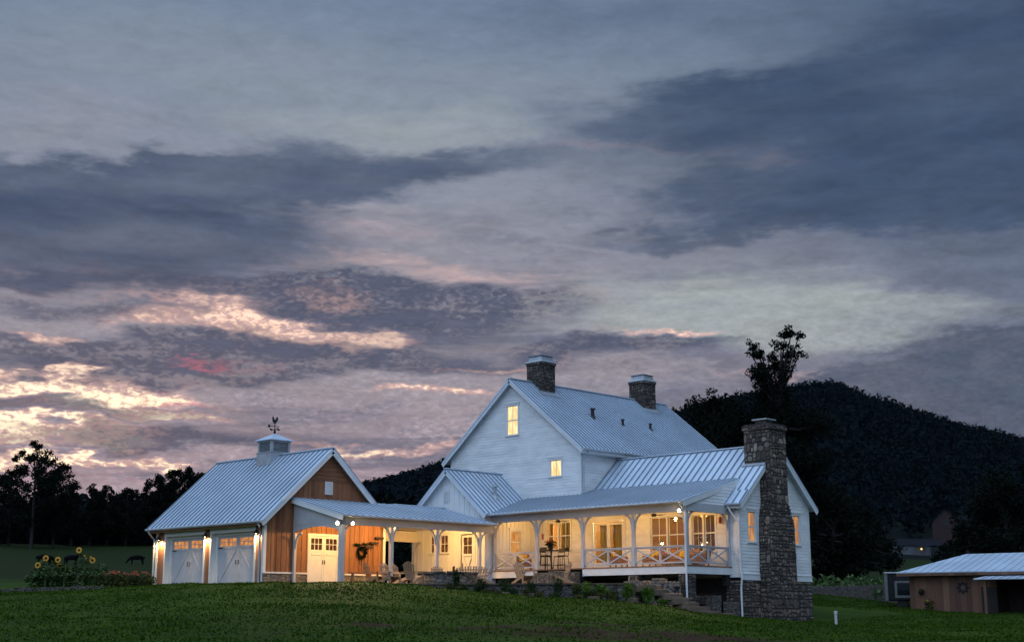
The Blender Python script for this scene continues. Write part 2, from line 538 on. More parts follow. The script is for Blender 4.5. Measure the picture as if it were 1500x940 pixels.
M['gutter'] = mat('grey_gutter', (0.34, 0.37, 0.40), 0.4, 0.4, var=0.08)
M['stone'] = stone_mat('field_stone', 3.6)
M['stone_fine'] = stone_mat('chimney_stone', 5.0, tones=((0.13, 0.09, 0.07), (0.035, 0.032, 0.034), (0.24, 0.20, 0.17), (0.07, 0.055, 0.05), (0.17, 0.13, 0.10)), mortar=(0.018, 0.017, 0.017))
M['ledge'] = stone_mat('stacked_ledge_stone', 3.4, flat=2.6, tones=((0.09, 0.075, 0.06), (0.05, 0.045, 0.04), (0.13, 0.105, 0.085), (0.07, 0.06, 0.05)), mortar=(0.012, 0.011, 0.010))
M['cedar'] = board_mat('cedar_boards', ((0.22, 0.088, 0.036), (0.30, 0.128, 0.055), (0.15, 0.058, 0.025), (0.37, 0.17, 0.080)), axis=2, width=0.3)
M['cedar_lap'] = mat('cedar_lap', (0.18, 0.075, 0.032), 0.7, var=0.3, scale=2.5, stretch=(0.6, 0.6, 7), bump=0.3, bscale=14)
M['iron'] = mat('black_iron', (0.02, 0.02, 0.022), 0.45, 0.6, var=0.2)
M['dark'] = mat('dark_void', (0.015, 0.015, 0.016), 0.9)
M['glass'] = glass_mat('clear_glass', 0.06, (0.85, 0.85, 0.82))
M['glass_dark'] = mat('dark_glass', (0.012, 0.014, 0.018), 0.05, spec=0.8)
M['lit_cream'] = emit_mat('lit_blind', (1.0, 0.84, 0.46), 1.3, (0.85, 0.52, 0.20), (2.2, 2.2, 0.35), 5)
M['lit_amber'] = emit_mat('lit_amber_room', (0.95, 0.42, 0.10), 0.8, (0.55, 0.20, 0.05), (3, 3, 0.8), 2.2)
M['lit_dim'] = emit_mat('lit_dim_room', (0.50, 0.17, 0.05), 0.45, (0.16, 0.05, 0.02), (3, 3, 3), 2.0)  # glow for dim rooms; on the entry door it paints a reflection
M['lit_garage'] = emit_mat('lit_garage_room', (1.0, 0.42, 0.13), 0.75, (0.5, 0.2, 0.09), (3, 3, 3), 1.7)
M['bulb'] = emit_mat('lamp_bulb', (1.0, 0.80, 0.50), 60.0)
M['lens'] = emit_mat('ceiling_lens', (1.0, 0.72, 0.40), 12.0)
M['pendant'] = emit_mat('pendant_glow', (1.0, 0.82, 0.5), 6.0)
M['deck'] = board_mat('deck_boards', ((0.25, 0.13, 0.08), (0.20, 0.10, 0.06), (0.28, 0.16, 0.10)), axis=1, width=0.14)
M['curtain'] = mat('sheer_curtain', (0.62, 0.52, 0.20), 0.8, var=0.35, scale=9, stretch=(2.2, 0.1, 0.05))
M['panel'] = board_mat('pine_panelling', ((0.34, 0.18, 0.065), (0.27, 0.14, 0.05), (0.38, 0.21, 0.08)), axis=0, width=0.16)
M['adirondack'] = mat('weathered_teak', (0.30, 0.19, 0.11), 0.75, var=0.3, scale=7, stretch=(4, 4, 0.6))
M['teak'] = mat('oiled_teak', (0.34, 0.15, 0.06), 0.6, var=0.3, scale=7, stretch=(4, 4, 0.6))
M['black_metal'] = mat('black_steel', (0.02, 0.018, 0.017), 0.45, 0.3, var=0.2)
M['geranium'] = mat('red_geranium', (0.50, 0.03, 0.02), 0.7, var=0.2)
M['yellow'] = mat('yellow_cushion', (0.62, 0.38, 0.03), 0.8, var=0.2)
M['red'] = mat('red_enamel', (0.42, 0.03, 0.02), 0.4, var=0.15)
M['bark'] = mat('bark', (0.013, 0.011, 0.010), 0.9, var=0.3, scale=8, bump=0.4, bscale=12)
M['leaf_near'] = leaf_mat('broad_leaf', (0.014, 0.026, 0.012), (0.032, 0.052, 0.018))
M['leaf_dark'] = leaf_mat('dusk_foliage', (0.0035, 0.0060, 0.0050), (0.0085, 0.0135, 0.0085), scale=0.35)
M['leaf_far'] = leaf_mat('far_forest_foliage', (0.0030, 0.0060, 0.0082), (0.0052, 0.0094, 0.0112), scale=0.02)  # foliage tinted blue to put distance haze into its colour
M['shrub'] = leaf_mat('shrub_leaf', (0.035, 0.075, 0.012), (0.10, 0.17, 0.025), scale=2.0)
M['shrub_dull'] = leaf_mat('dull_shrub_leaf', (0.03, 0.04, 0.014), (0.075, 0.075, 0.022), scale=2.0)
M['sun_leaf'] = leaf_mat('sunflower_leaf', (0.045, 0.080, 0.028), (0.11, 0.17, 0.06), scale=3.0)
M['petal'] = mat('sunflower_petal', (0.75, 0.36, 0.015), 0.6, var=0.15)
M['floret'] = mat('sunflower_floret', (0.02, 0.010, 0.006), 0.9)
M['orange'] = mat('orange_blossom', (0.42, 0.085, 0.035), 0.7, var=0.2)
M['pale'] = mat('dull_cream_paint', (0.13, 0.13, 0.13), 0.7)
M['cow'] = mat('black_hide', (0.004, 0.004, 0.005), 0.9, spec=0.05, var=0.2)
M['mulch'] = mat('dark_mulch', (0.022, 0.016, 0.012), 0.95, var=0.4, scale=9, bump=0.6, bscale=25)
M['old_board'] = board_mat('weathered_barn_boards', ((0.15, 0.066, 0.036), (0.21, 0.098, 0.055), (0.085, 0.036, 0.021), (0.25, 0.130, 0.076)), axis=2, width=0.32)
M['barn_red'] = mat('barn_red', (0.022, 0.006, 0.006), 0.8, var=0.2, scale=2, stretch=(3, 3, 0.3))
M['grey_roof'] = mat('grey_shingle', (0.012, 0.013, 0.017), 0.9, spec=0.1, var=0.2)
M['far_white'] = mat('distant_white_paint', (0.09, 0.10, 0.11), 0.7)
m_, t_ = new_mat('laid_fieldstone')
gg = t_.node('ShaderNodeNewGeometry')
cc = t_.ramp(gg.outputs['Random Per Island'], [(0.0, (0.034, 0.030, 0.030, 1)), (0.25, (0.10, 0.075, 0.058, 1)), (0.5, (0.19, 0.145, 0.11, 1)), (0.75, (0.065, 0.052, 0.046, 1)), (1.0, (0.27, 0.23, 0.195, 1))])
nn_ = t_.noise(t_.obj(), 9.0, 5, 0.65)
t_.put(t_.b.inputs['Base Color'], t_.mix(1.0, cc, t_.comb(*(t_.mr(nn_, 0.25, 0.75, 0.6, 1.35),) * 3), 'MULTIPLY'))
t_.b.inputs['Roughness'].default_value = 0.9
bb = t_.node('ShaderNodeBump'); bb.inputs['Strength'].default_value = 0.8; bb.inputs['Distance'].default_value = 0.03
t_.put(bb.inputs['Height'], nn_); t_.l.new(bb.outputs[0], t_.b.inputs['Normal'])
M['fieldstone'] = m_
M['mortar'] = mat('dark_mortar', (0.030, 0.028, 0.027), 0.95)
M['paver'] = stone_mat('flagstone', 1.4, flat=1.0, tones=((0.24, 0.20, 0.17), (0.19, 0.16, 0.14), (0.28, 0.24, 0.20)))
M['sandstone'] = mat('split_sandstone', (0.085, 0.058, 0.038), 0.9, var=0.35, scale=3, bump=0.6, bscale=9)
# ------------------------------------------------------------------ terrain
TER = np.array([(15.4,-38.8,-2.91),(16.9,-35.9,-2.93),(18.8,-33.1,-2.94),(21.4,-30.7,-2.94),(23.5,-28.4,-2.94),(25.5,-24.8,-2.97),(26.8,-20.2,-3.01),(28.6,-15.7,-3.05),(29.9,-14.0,-3.05),(12.8,-42.6,-2.90),(34.7,-11.0,-3.03),(1.9,-32.3,-2.09),(4.0,-28.3,-2.02),(9.9,-26.7,-2.14),(13.5,-23.8,-2.19),(16.3,-20.8,-2.37),(19.4,-16.8,-2.59),(20.9,-10.9,-2.85),(21.4,-1.5,-2.65),(23.7,-0.3,-2.70),(-9.0,-27.2,-1.34),(-10.4,-23.3,-1.13),(-8.1,-21.2,-0.95),(-9.3,-19.4,-0.83),(3.4,-22.0,-1.42),(5.0,-19.9,-1.36),(6.7,-17.8,-1.51),(-3.1,-17.3,-0.85),(-0.5,-15.5,-0.84),(1.6,-14.5,-0.86),(2.5,-13.8,-0.94),(3.1,-13.1,-1.05),(4.6,-12.0,-1.29),(7.1,-11.2,-1.51),(9.2,-9.7,-1.63),(11.0,-8.2,-1.77),(12.2,-6.0,-2.21),(12.3,-3.5,-2.28),(12.0,-1.8,-2.43),(12.2,2.5,-2.64),(17.3,-3.8,-2.66),(8.8,17.9,-1.90),(14.9,18.8,-2.14),(5.2,21.6,-1.72),(-1.6,29.2,-1.07),(-4.6,29.7,-0.76),(-25.9,63.6,1.34),(-25.3,75.6,1.90),(-48.0,108.7,3.75),(-46.6,132.3,4.93),(-104.7,18.4,3.47),(-114.6,32.1,3.99),(-114.6,42.2,4.16),(-186.0,57.0,9.79),(-185.3,69.5,10.09),(-173.9,79.4,9.56),(-194.0,103.8,12.67),(-190.2,126.6,14.82),(-184.0,149.9,15.53),(-357.6,138.7,21.05),(-309.8,217.2,27.67),(-252.8,237.5,23.93),(-207.2,278.2,23.74),(-164.1,283.9,18.34),(-148.5,293.1,13.67),(-156.5,323.0,15.97),(-168.0,362.2,20.36),(-141.2,353.1,18.07),(-17.5,154.9,4.31),(-197.8,27.6,8.83),(-13.8,-33.8,-1.14),(24.4,21.4,-2.25),])
EXTRA = [(3, -3.75), (10, -3.55), (22, -3.2)]
pts = [tuple(p) for p in TER]
for r_, z_ in EXTRA:
    for a_ in (-150, -90, -45, -20, 0, 20, 45, 90, 150):
        a2 = YAW + R(a_)
        pts.append((CAM.x + r_ * math.sin(a2), CAM.y + r_ * math.cos(a2), z_))
for a_, rr in ((-80, 60), (-80, 170), (60, 60), (70, 170), (110, 100), (-130, 100), (180, 100), (120, 300), (-120, 300)):
    a2 = YAW + R(a_)
    pts.append((CAM.x + rr * math.sin(a2), CAM.y + rr * math.cos(a2), -3.0 if rr < 150 else 0.0))
# level ground kept under house, garage and terrace
pts += [(-11, -10, -0.86), (-6, -11, -0.86), (-14, -14, -0.8), (-6, -14.8, -0.82), (-15, -15, -0.8), (-4, -8, -1.05), (2, -7, -1.25), (6, -5, -1.5),
        (-5, 6, -0.9), (-10, 10, -0.9), (3, 3, -1.3), (8.5, 2, -2.2), (9.5, 5.5, -2.5), (-14, -3, -0.6), (-18, -8, -0.6), (5, 9, -1.6)]
pts = np.array(pts)


def polar(x, y):
    dx, dy = x - CAM.x, y - CAM.y
    r = np.hypot(dx, dy)
    a = np.arctan2(dx, dy) - YAW
    a = (a + PI) % (2 * PI) - PI
    return np.degrees(a) / 14.0, np.log(np.maximum(r, 0.6)) * 3.2, r, np.degrees(a)


def tps(d2):
    return 0.5 * d2 * np.log(d2 + 1e-9)


_pa, _pl, _, _ = polar(pts[:, 0], pts[:, 1])
_K = tps((_pa[:, None] - _pa) ** 2 + (_pl[:, None] - _pl) ** 2) + np.eye(len(pts)) * 0.02
_P = np.stack([np.ones(len(pts)), _pa, _pl], 1)
_A = np.block([[_K, _P], [_P.T, np.zeros((3, 3))]])
_w = np.linalg.solve(_A, np.concatenate([pts[:, 2], np.zeros(3)]))
# ridge line of the far hills: bearing from the view, elevation seen from the meadow
RIDGE = np.array([(-60, 3.2), (-30, 3.4), (-20.3, 3.6), (-12, 4.2), (-7.4, 4.6), (-5.9, 5.35), (-4.3, 5.75), (-2.9, 6.2), (0.5, 7.2), (4, 8.0), (6.5, 8.25), (7.75, 8.5), (9, 8.85), (10.6, 9.05), (12.4, 9.3),
                  (13.5, 9.2), (14.4, 8.72), (16, 8.2), (17.7, 7.5), (19, 7.15), (20.3, 6.8), (24, 5.9), (30, 4.4), (60, 3.0)])


def smooth(t):
    t = np.clip(t, 0, 1)
    return t * t * (3 - 2 * t)


def ground_z(x, y):
    x = np.atleast_1d(np.asarray(x, float)); y = np.atleast_1d(np.asarray(y, float))
    a, l, r, deg = polar(x, y)
    lcap = np.minimum(l, math.log(500) * 3.2)
    z = np.zeros(len(x))
    for i in range(0, len(x), 20000):
        sl = slice(i, i + 20000)
        d2 = (a[sl, None] - _pa) ** 2 + (lcap[sl, None] - _pl) ** 2
        z[sl] = tps(d2) @ _w[:len(pts)] + _w[-3] + _w[-2] * a[sl] + _w[-1] * lcap[sl]
    rd = 950.0
    zr = CAM.z + rd * np.tan(np.radians(np.interp(deg, RIDGE[:, 0], RIDGE[:, 1]))) - 8.5
    front = np.clip((np.abs(deg) - 60) / 60, 0, 1)
    zr = zr * (1 - front) + 25 * front
    tt = np.clip((r - 470) / (rd - 470), 0, 1)
    z = z + (zr - z) * tt ** 1.15 * (r > 470)
    z = np.where(r > rd, zr - (r - rd) * 0.10, z)
    z = np.maximum(z, -12)
    # lumps in the turf
    k = np.clip((r - 3) / 20, 0, 1) * np.clip((300 - r) / 200, 0, 1)
    z = z + k * (0.035 * np.sin(x * 0.9 + 1.3 * np.sin(y * 0.7)) * np.sin(y * 1.1 + 0.8 * np.sin(x * 0.6)) + 0.02 * np.sin(x * 2.3 + y * 1.7))
    return z


def gz(x, y):
    return float(ground_z([x], [y])[0])


az = np.concatenate([np.linspace(-180, -40, 36)[:-1], np.linspace(-40, -25, 20)[:-1], np.linspace(-25, 25, 240)[:-1], np.linspace(25, 40, 20)[:-1], np.linspace(40, 180, 36)[:-1]])
rad = np.concatenate([[0.05], np.geomspace(1.5, 30, 26)[:-1], np.linspace(30, 75, 130)[:-1], np.geomspace(75, 1000, 110)[:-1], np.geomspace(1000, 3200, 12)])
AA, RR = np.meshgrid(np.radians(az) + YAW, rad)
gx = CAM.x + RR * np.sin(AA); gy = CAM.y + RR * np.cos(AA)
gzv = ground_z(gx.ravel(), gy.ravel())
V_ = np.stack([gx.ravel(), gy.ravel(), gzv], 1)
na, nr = len(az), len(rad)
ii, jj = np.meshgrid(np.arange(nr - 1), np.arange(na), indexing='ij')
j2 = (jj + 1) % na
F_ = np.stack([ii * na + jj, (ii + 1) * na + jj, (ii + 1) * na + j2, ii * na + j2], -1).reshape(-1, 4)

m, t = new_mat('meadow_turf')
pos = t.obj()
nA = t.noise(pos, 0.16, 4, 0.6)
nB = t.noise(pos, 1.5, 5, 0.65)
nC = t.noise(pos, 9.0, 5, 0.7)
c = t.mix(t.mr(nA, 0.36, 0.62), (0.020, 0.044, 0.004, 1), (0.038, 0.072, 0.005, 1))
c = t.mix(t.mr(nB, 0.45, 0.75, 0, 0.4), c, (0.022, 0.044, 0.004, 1))
c = t.mix(t.mr(nC, 0.40, 0.75, 0, 0.3), c, (0.038, 0.072, 0.006, 1))


SPOTS = [(23.2, -22.9, 4.8, 4.0, 0.78), (19.0, -24.6, 2.4, 0.8, 0.78), (27.4, -17.0, 3.0, 0.9, 0.78), (16.6, -27.6, 2.0, .6, .78), (18.4, -20.0, 1.6, .5, .78)]


def spot(cx, cy, rx, ry, rot):
    mp = t.node('ShaderNodeMapping', vector_type='TEXTURE')
    t.put(mp.inputs['Vector'], t.vm('ADD', pos, t.vm('MULTIPLY', t.vm('SUBTRACT', t.noise(pos, 0.5, 4, 0.65, 0, True), (0.5, 0.5, 0.5)), (6, 6, 0))))
    mp.inputs['Location'].default_value = (cx, cy, 0)
    mp.inputs['Rotation'].default_value = (0, 0, rot)
    mp.inputs['Scale'].default_value = (rx, ry, 1e4)
    return t.mr(t.vm('LENGTH', mp.outputs[0]), 1.25, 0.5)


soil = t.m('MAXIMUM', spot(SPOTS[0][0], SPOTS[0][1], *SPOTS[0][2:]), spot(*SPOTS[1]))
for q_ in SPOTS[2:]: soil = t.m('MAXIMUM', soil, spot(*q_))
soil = t.m('MULTIPLY', soil, t.mr(t.noise(pos, 0.9, 5, 0.7), 0.30, 0.50))
c = t.mix(soil, c, t.mix(nC, (0.020, 0.010, 0.006, 1), (0.044, 0.024, 0.015, 1)))
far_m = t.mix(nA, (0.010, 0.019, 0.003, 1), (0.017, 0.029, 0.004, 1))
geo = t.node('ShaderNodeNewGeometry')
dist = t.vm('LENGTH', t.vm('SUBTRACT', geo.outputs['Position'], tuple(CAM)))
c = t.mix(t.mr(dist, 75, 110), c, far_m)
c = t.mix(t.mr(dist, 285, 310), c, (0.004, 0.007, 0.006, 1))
t.put(t.b.inputs['Base Color'], c)
t.b.inputs['Roughness'].default_value = 0.9
t.b.inputs['Specular IOR Level'].default_value = 0.1
bn = t.node('ShaderNodeBump'); bn.inputs['Strength'].default_value = 0.7; bn.inputs['Distance'].default_value = 0.12
t.put(bn.inputs['Height'], t.m('ADD', nC, t.m('MULTIPLY', nB, 1.5)))
t.l.new(bn.outputs[0], t.b.inputs['Normal'])
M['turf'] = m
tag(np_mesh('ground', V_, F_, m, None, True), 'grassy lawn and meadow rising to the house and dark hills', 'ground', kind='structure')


def in_poly(x, y, poly):
    ins = np.zeros(len(x), bool)
    n = len(poly)
    for i in range(n):
        x1, y1 = poly[i]; x2, y2 = poly[(i + 1) % n]
        c_ = ((y1 > y) != (y2 > y)) & (x < (x2 - x1) * (y - y1) / (y2 - y1 + 1e-12) + x1)
        ins ^= c_
    return ins


# planting bed and terrace outlines (plan)
BED = [(0.6, -14.1), (2.5, -13.4), (4.8, -11.6), (7.3, -10.7), (9.4, -9.2), (11.3, -7.7), (12.6, -5.6), (12.2, -1.5), (10.9, -0.6), (9.4, -3.3), (9.4, -6.4), (7.4, -7.8), (3.5, -10.8), (1.2, -12.8)]
PATIO = [(1.0, -13.4), (3.65, -11.12), (5.65, -9.7), (7.56, -8.22), (9.2, -6.9), (9.2, -3.6), (-3.2, -3.6), (-3.2, -13.9), (-0.6, -14.3)]

# grass: blades over the lawn that the picture shows nearest
NB = 240000
rr = np.sqrt(rng.uniform(33 ** 2, 99 ** 2, NB)); aa = np.radians(rng.uniform(-22.5, 22.5, NB)) + YAW
bx = CAM.x + rr * np.sin(aa); by = CAM.y + rr * np.cos(aa)
ok = ~in_poly(bx, by, BED) & ~in_poly(bx, by, PATIO)
ok &= ~((bx > -17) & (bx < -2.4) & (by > -15.9) & (by < 14)) & ~((bx > -11) & (bx < 10.8) & (by > -4) & (by < 14))
bx, by = bx[ok], by[ok]
dens = np.sin(bx * 0.7 + 2 * np.sin(by * 0.4)) + np.sin(by * 0.9 + 1.5 * np.sin(bx * 0.5)) + rng.normal(0, 0.8, len(bx))
bare = np.zeros(len(bx))
for (cx_, cy_, rx_, ry_, ro_) in SPOTS:
    ux = (bx - cx_) * math.cos(ro_) + (by - cy_) * math.sin(ro_); uy = -(bx - cx_) * math.sin(ro_) + (by - cy_) * math.cos(ro_)
    bare = np.maximum(bare, np.clip(1.5 - np.hypot(ux / rx_, uy / ry_), 0, 1))
dens = np.where(rng.uniform(0, 1, len(bx)) < bare * (0.75 + 0.3 * np.sin(bx * 2.1 + 1.7 * np.sin(by * 1.9))), -9, dens)
kp = (dens > -1.9) & ((np.hypot(bx - CAM.x, by - CAM.y) < 67) | (polar(bx, by)[3] > 10))
bx, by, dens = bx[kp], by[kp], dens[kp]
bz = ground_z(bx, by)
n = len(bx)
hgt = rng.uniform(0.025, 0.06, n) * (1 + 0.35 * np.clip(dens, 0, 2))
wd = rng.uniform(0.02, 0.045, n); th = rng.uniform(0, 2 * PI, n)
lean = rng.normal(0, 0.05, (n, 2))
V_ = np.zeros((n, 3, 3))
V_[:, 0] = np.stack([bx - wd * np.cos(th), by - wd * np.sin(th), bz - 0.01], 1)
V_[:, 1] = np.stack([bx + wd * np.cos(th), by + wd * np.sin(th), bz - 0.01], 1)
V_[:, 2] = np.stack([bx + lean[:, 0], by + lean[:, 1], bz + hgt], 1)
M['blade'] = leaf_mat('grass_blade', (0.023, 0.050, 0.004), (0.042, 0.080, 0.006), scale=1.2)
tag(np_mesh('grass', V_.reshape(-1, 3), np.arange(3 * n).reshape(-1, 3), M['blade']), 'short mown green grass on the lawn before the house', 'grass', kind='stuff')

# planting bed: a mulch sheet laid on the ground
g = MB()
bp = np.array(BED); cxy = bp.mean(0)
for i in range(len(BED)):
    a, b = bp[i], bp[(i + 1) % len(BED)]
# fine grid clipped to the bed
xs = np.arange(0.4, 12.9, 0.3); ys = np.arange(-14.3, -0.3, 0.3)
for x in xs:
    for y in ys:
        if in_poly(np.array([x + .15]), np.array([y + .15]), BED)[0]:
            q = [(x, y), (x + .3, y), (x + .3, y + .3), (x, y + .3)]
            zz = ground_z([p[0] for p in q], [p[1] for p in q]) + 0.03
            g.poly([(p[0], p[1], z) for p, z in zip(q, zz)])
tag(g.build('planting_bed', M['mulch'], None, True), 'dark mulch planting bed below the terrace wall', 'soil', kind='structure')
# ------------------------------------------------------------------ building helpers
Zv = Vector((0, 0, 1))


def extent(poly, z):
    xs = []
    for i in range(len(poly)):
        (x1, z1), (x2, z2) = poly[i], poly[(i + 1) % len(poly)]
        if abs(z1 - z2) < 1e-9:
            if abs(z - z1) < 1e-6: xs += [x1, x2]
        elif min(z1, z2) - 1e-7 <= z <= max(z1, z2) + 1e-7:
            xs.append(x1 + (x2 - x1) * (z - z1) / (z2 - z1))
    return (min(xs), max(xs)) if xs else None


def clad(mb, o, ex, poly, holes=(), lap=0.0, step=0.018):
    """wall sheet over a convex outline in (s, z), openings left out; lap > 0 makes real clapboards"""
    o, ex = Vector(o), Vector(ex)
    n = ex.cross(Zv)
    P = lambda s, z, d: o + ex * s + Zv * z + n * d
    zs = {round(z, 5) for _, z in poly}
    for h in holes: zs |= {h[2], h[3]}
    z0, z1 = min(zs), max(zs)
    laps = []
    if lap:
        k = z0
        while k < z1: laps.append(k); k += lap
        zs |= set(round(q, 5) for q in laps)
    zs = sorted(z for z in zs if z0 <= z <= z1)
    dep = (lambda z: step * (1 - ((z - z0) / lap) % 1.0)) if lap else (lambda z: 0)
    for a, b in zip(zs, zs[1:]):
        if b - a < 1e-4: continue
        e0, e1 = extent(poly, a + 1e-6), extent(poly, b - 1e-6)
        if not e0 or not e1: continue
        cuts = sorted((h[0], h[1]) for h in holes if h[2] <= a + 1e-5 and h[3] >= b - 1e-5)
        segs = []
        l0, l1 = e0[0], e1[0]
        for c0, c1 in cuts:
            segs.append((l0, l1, c0, c0)); l0 = l1 = c1
        segs.append((l0, l1, e0[1], e1[1]))
        da = dep(a + 1e-5); db = dep(b - 1e-5) if lap else 0
        for (p0, p1, q0, q1) in segs:
            mb.poly([P(p0, a, da), P(q0, a, da), P(q1, b, db), P(p1, b, db)])
            if lap and da > step * 0.95:
                mb.poly([P(p0, a, 0), P(q0, a, 0), P(q0, a, da), P(p0, a, da)])


def battens(mb, o, ex, poly, holes=(), gap=0.4, w=0.055, d=0.022, s_off=0.0):
    o, ex = Vector(o), Vector(ex)
    n = ex.cross(Zv)
    tp = [(z, s) for s, z in poly]
    s0 = min(s for s, _ in poly); s1 = max(s for s, _ in poly)
    s = s0 + s_off + gap / 2
    while s < s1 - 0.03:
        e = extent(tp, s)
        if e:
            spans = [(e[0], e[1])]
            for h in holes:
                if h[0] - w < s < h[1] + w:
                    ns = []
                    for a, b in spans:
                        if h[2] > a: ns.append((a, min(b, h[2])))
                        if h[3] < b: ns.append((max(a, h[3]), b))
                    spans = [q for q in ns if q[1] - q[0] > 0.05]
            for a, b in spans:
                mb.obox(o, ex, n, Zv, s - w / 2, s + w / 2, 0.001, d, a + .002, b - .002)
        s += gap


def roof_plane(mb, poly, thick=0.10, gap=0.42, rib=0.038, rh=0.06, ribs=True, skew=0.0):
    """standing-seam sheet: slab under a planar outline with a raised seam every gap along the eave"""
    P = [Vector(p) for p in poly]
    n = Vector((0, 0, 0))
    for i in range(len(P)):
        n += (P[i] - P[0]).cross(P[(i + 1) % len(P)] - P[0])
    n.normalize()
    if n.z < 0:
        P = P[::-1]; n = -n
    mb.hull8([p - n * thick for p in P], P)
    if not ribs: return
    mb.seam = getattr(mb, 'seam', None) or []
    e = Vector((0, 0, 1)).cross(n).normalized()
    up = n.cross(e)
    q = [(p.dot(e), p.dot(up)) for p in P]
    c0 = P[0] - e * q[0][0] - up * q[0][1]
    s = min(a for a, _ in q) + 0.03
    s1 = max(a for a, _ in q) - 0.02
    while s <= s1:
        xs = []
        for i in range(len(q)):
            (a, b), (a2, b2) = q[i], q[(i + 1) % len(q)]
            if (a <= s) != (a2 <= s):
                xs.append(b + (b2 - b) * (s - a) / (a2 - a))
        xs.sort()
        for b, b2 in zip(xs[::2], xs[1::2]):
            if b2 - b > 0.1:
                k0 = len(mb.f)
                mb.obox(c0, e, up, n, s - rib / 2, s + rib / 2, b, b2 - 0.004, 0.001, rh)
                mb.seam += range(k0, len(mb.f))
        s += gap


def window(parent, o, ex, s0, s1, z0, z1, pane='glass', cols=2, mid=True, casing=0.11, sill=True, rows=0, name='window', mul=(), depth=0.07, frame='trim'):
    """casing proud of the wall, sash set back; pane is a sub-part"""
    o, ex = Vector(o), Vector(ex)
    n = ex.cross(Zv)
    g = MB()
    c = casing
    B = lambda a0, a1, b0, b1, d0, d1: g.obox(o, ex, n, Zv, a0, a1, d0, d1, b0, b1)
    pr = 0.035
    B(s0 - c, s0, z0, z1, -depth, pr); B(s1, s1 + c, z0, z1, -depth, pr)
    B(s0 - c - .02, s1 + c + .02, z1, z1 + c, -depth, pr + .008)
    B(s0 - c - .03, s1 + c + .03, z1 + c, z1 + c + .03, -.01, pr + .04)
    B(s0 - c, s1 + c, z0 - .06, z0, -depth, pr + (.05 if sill else 0))
    f = 0.045
    d0, d1 = -depth + .005, -depth + .04
    divs = [s0] + list(mul) + [s1]
    for x in mul:
        B(x - .05, x + .05, z0, z1, -depth, pr - .01)
    for a, b in zip(divs, divs[1:]):
        if a != s0: a += .05
        if b != s1: b -= .05
        B(a, a + f, z0, z1, d0, d1); B(b - f, b, z0, z1, d0, d1)
        B(a + f, b - f, z0, z0 + f, d0, d1); B(a + f, b - f, z1 - f, z1, d0, d1)
        if mid:
            zm = (z0 + z1) / 2
            B(a + f, b - f, zm - .03, zm + .03, d0, d1 + .012)
        for k in range(1, cols):
            x = a + (b - a) * k / cols
            B(x - .012, x + .012, z0 + f, z1 - f, d0 + .004, d1 - .006)
        for k in range(1, rows):
            zz = z0 + (z1 - z0) * k / rows
            B(a + f, b - f, zz - .012, zz + .012, d0 + .006, d1 - .008)
    w = g.build(name, M[frame], parent)
    q = MB()
    q.obox(o, ex, n, Zv, s0 + .01, s1 - .01, -depth - .012, -depth - .002, z0 + .01, z1 - .01)
    q.build('pane', M[pane], w)
    return w


def point(name, loc, power, color, radius=0.08, parent=None, spot=None, blend=0.6, aim=(0, 0, -1)):
    d = bpy.data.lights.new(name, 'SPOT' if spot else 'POINT')
    d.energy = power; d.color = color; d.shadow_soft_size = radius
    if spot:
        d.spot_size = R(spot); d.spot_blend = blend
    o = bpy.data.objects.new(name, d)
    COL.objects.link(o)
    o.location = loc
    if spot: o.rotation_euler = Vector(aim).to_track_quat('-Z', 'Y').to_euler()
    o.parent = parent
    return o


WARM = (1.0, 0.55, 0.18)
X_, Y_ = Vector((1, 0, 0)), Vector((0, 1, 0))

def stones(mb, o, ex, s0, s1, z0, z1, size=.20, prof=None):
    """rubble stones standing proud of a wall face, each its own rough block"""
    o, ex = Vector(o), Vector(ex); n = ex.cross(Zv)

    def one(a, b, c, d):
        if b - a < .035 or d - c < .03: return
        g_ = .006; k = min(.03, (d - c) * .2, (b - a) * .2); p = random.uniform(.008, .055)
        W_, H_ = b - a - 2 * g_, d - c - 2 * g_; f = lambda: random.uniform(.12, .42)
        j = lambda m_=.022: random.uniform(-m_, m_)
        x0, x1, y0, y1 = a + g_, b - g_, c + g_, d - g_
        Q = [(x0 + W_ * f(), y0 + abs(j(.015))), (x1 - W_ * f(), y0 + abs(j(.015))), (x1 - abs(j(.015)), y0 + H_ * f()), (x1 - abs(j(.015)), y1 - H_ * f()), (x1 - W_ * f(), y1 - abs(j(.015))), (x0 + W_ * f(), y1 - abs(j(.015))), (x0 + abs(j(.015)), y1 - H_ * f()), (x0 + abs(j(.015)), y0 + H_ * f())]
        cx_, cz_ = (a + b) / 2, (c + d) / 2
        mb.hull8([o + ex * x + Zv * z - n * .01 for x, z in Q],
                 [o + ex * (x + (k if x < cx_ else -k)) + Zv * (z + (k if z < cz_ else -k)) + n * (p + j(.008)) for x, z in Q])
    z = z0
    while z < z1 - .02:
        h = min(size * random.uniform(1.1, 2.3), z1 - z)
        if z1 - z - h < size * .5: h = z1 - z
        a, b = (s0, s1) if prof is None else prof(z + h / 2)
        s = a
        while s < b - .01:
            w = size * random.uniform(.7, 1.9)
            e = b if b - s - w < size * .5 else s + w
            if h < size * .8: one(s, e, z, z + h)
            else:
                f = random.uniform(.3, .7)
                if random.random() < .25: one(s, e, z, z + h)
                elif random.random() < .6: one(s, e, z, z + h * f); one(s, e, z + h * f, z + h)
                else:
                    t_ = s + (e - s) * random.uniform(.35, .65)
                    one(s, e, z, z + h * f); one(s, t_, z + h * f, z + h); one(t_, e, z + h * f, z + h)
            s = e
        z += h


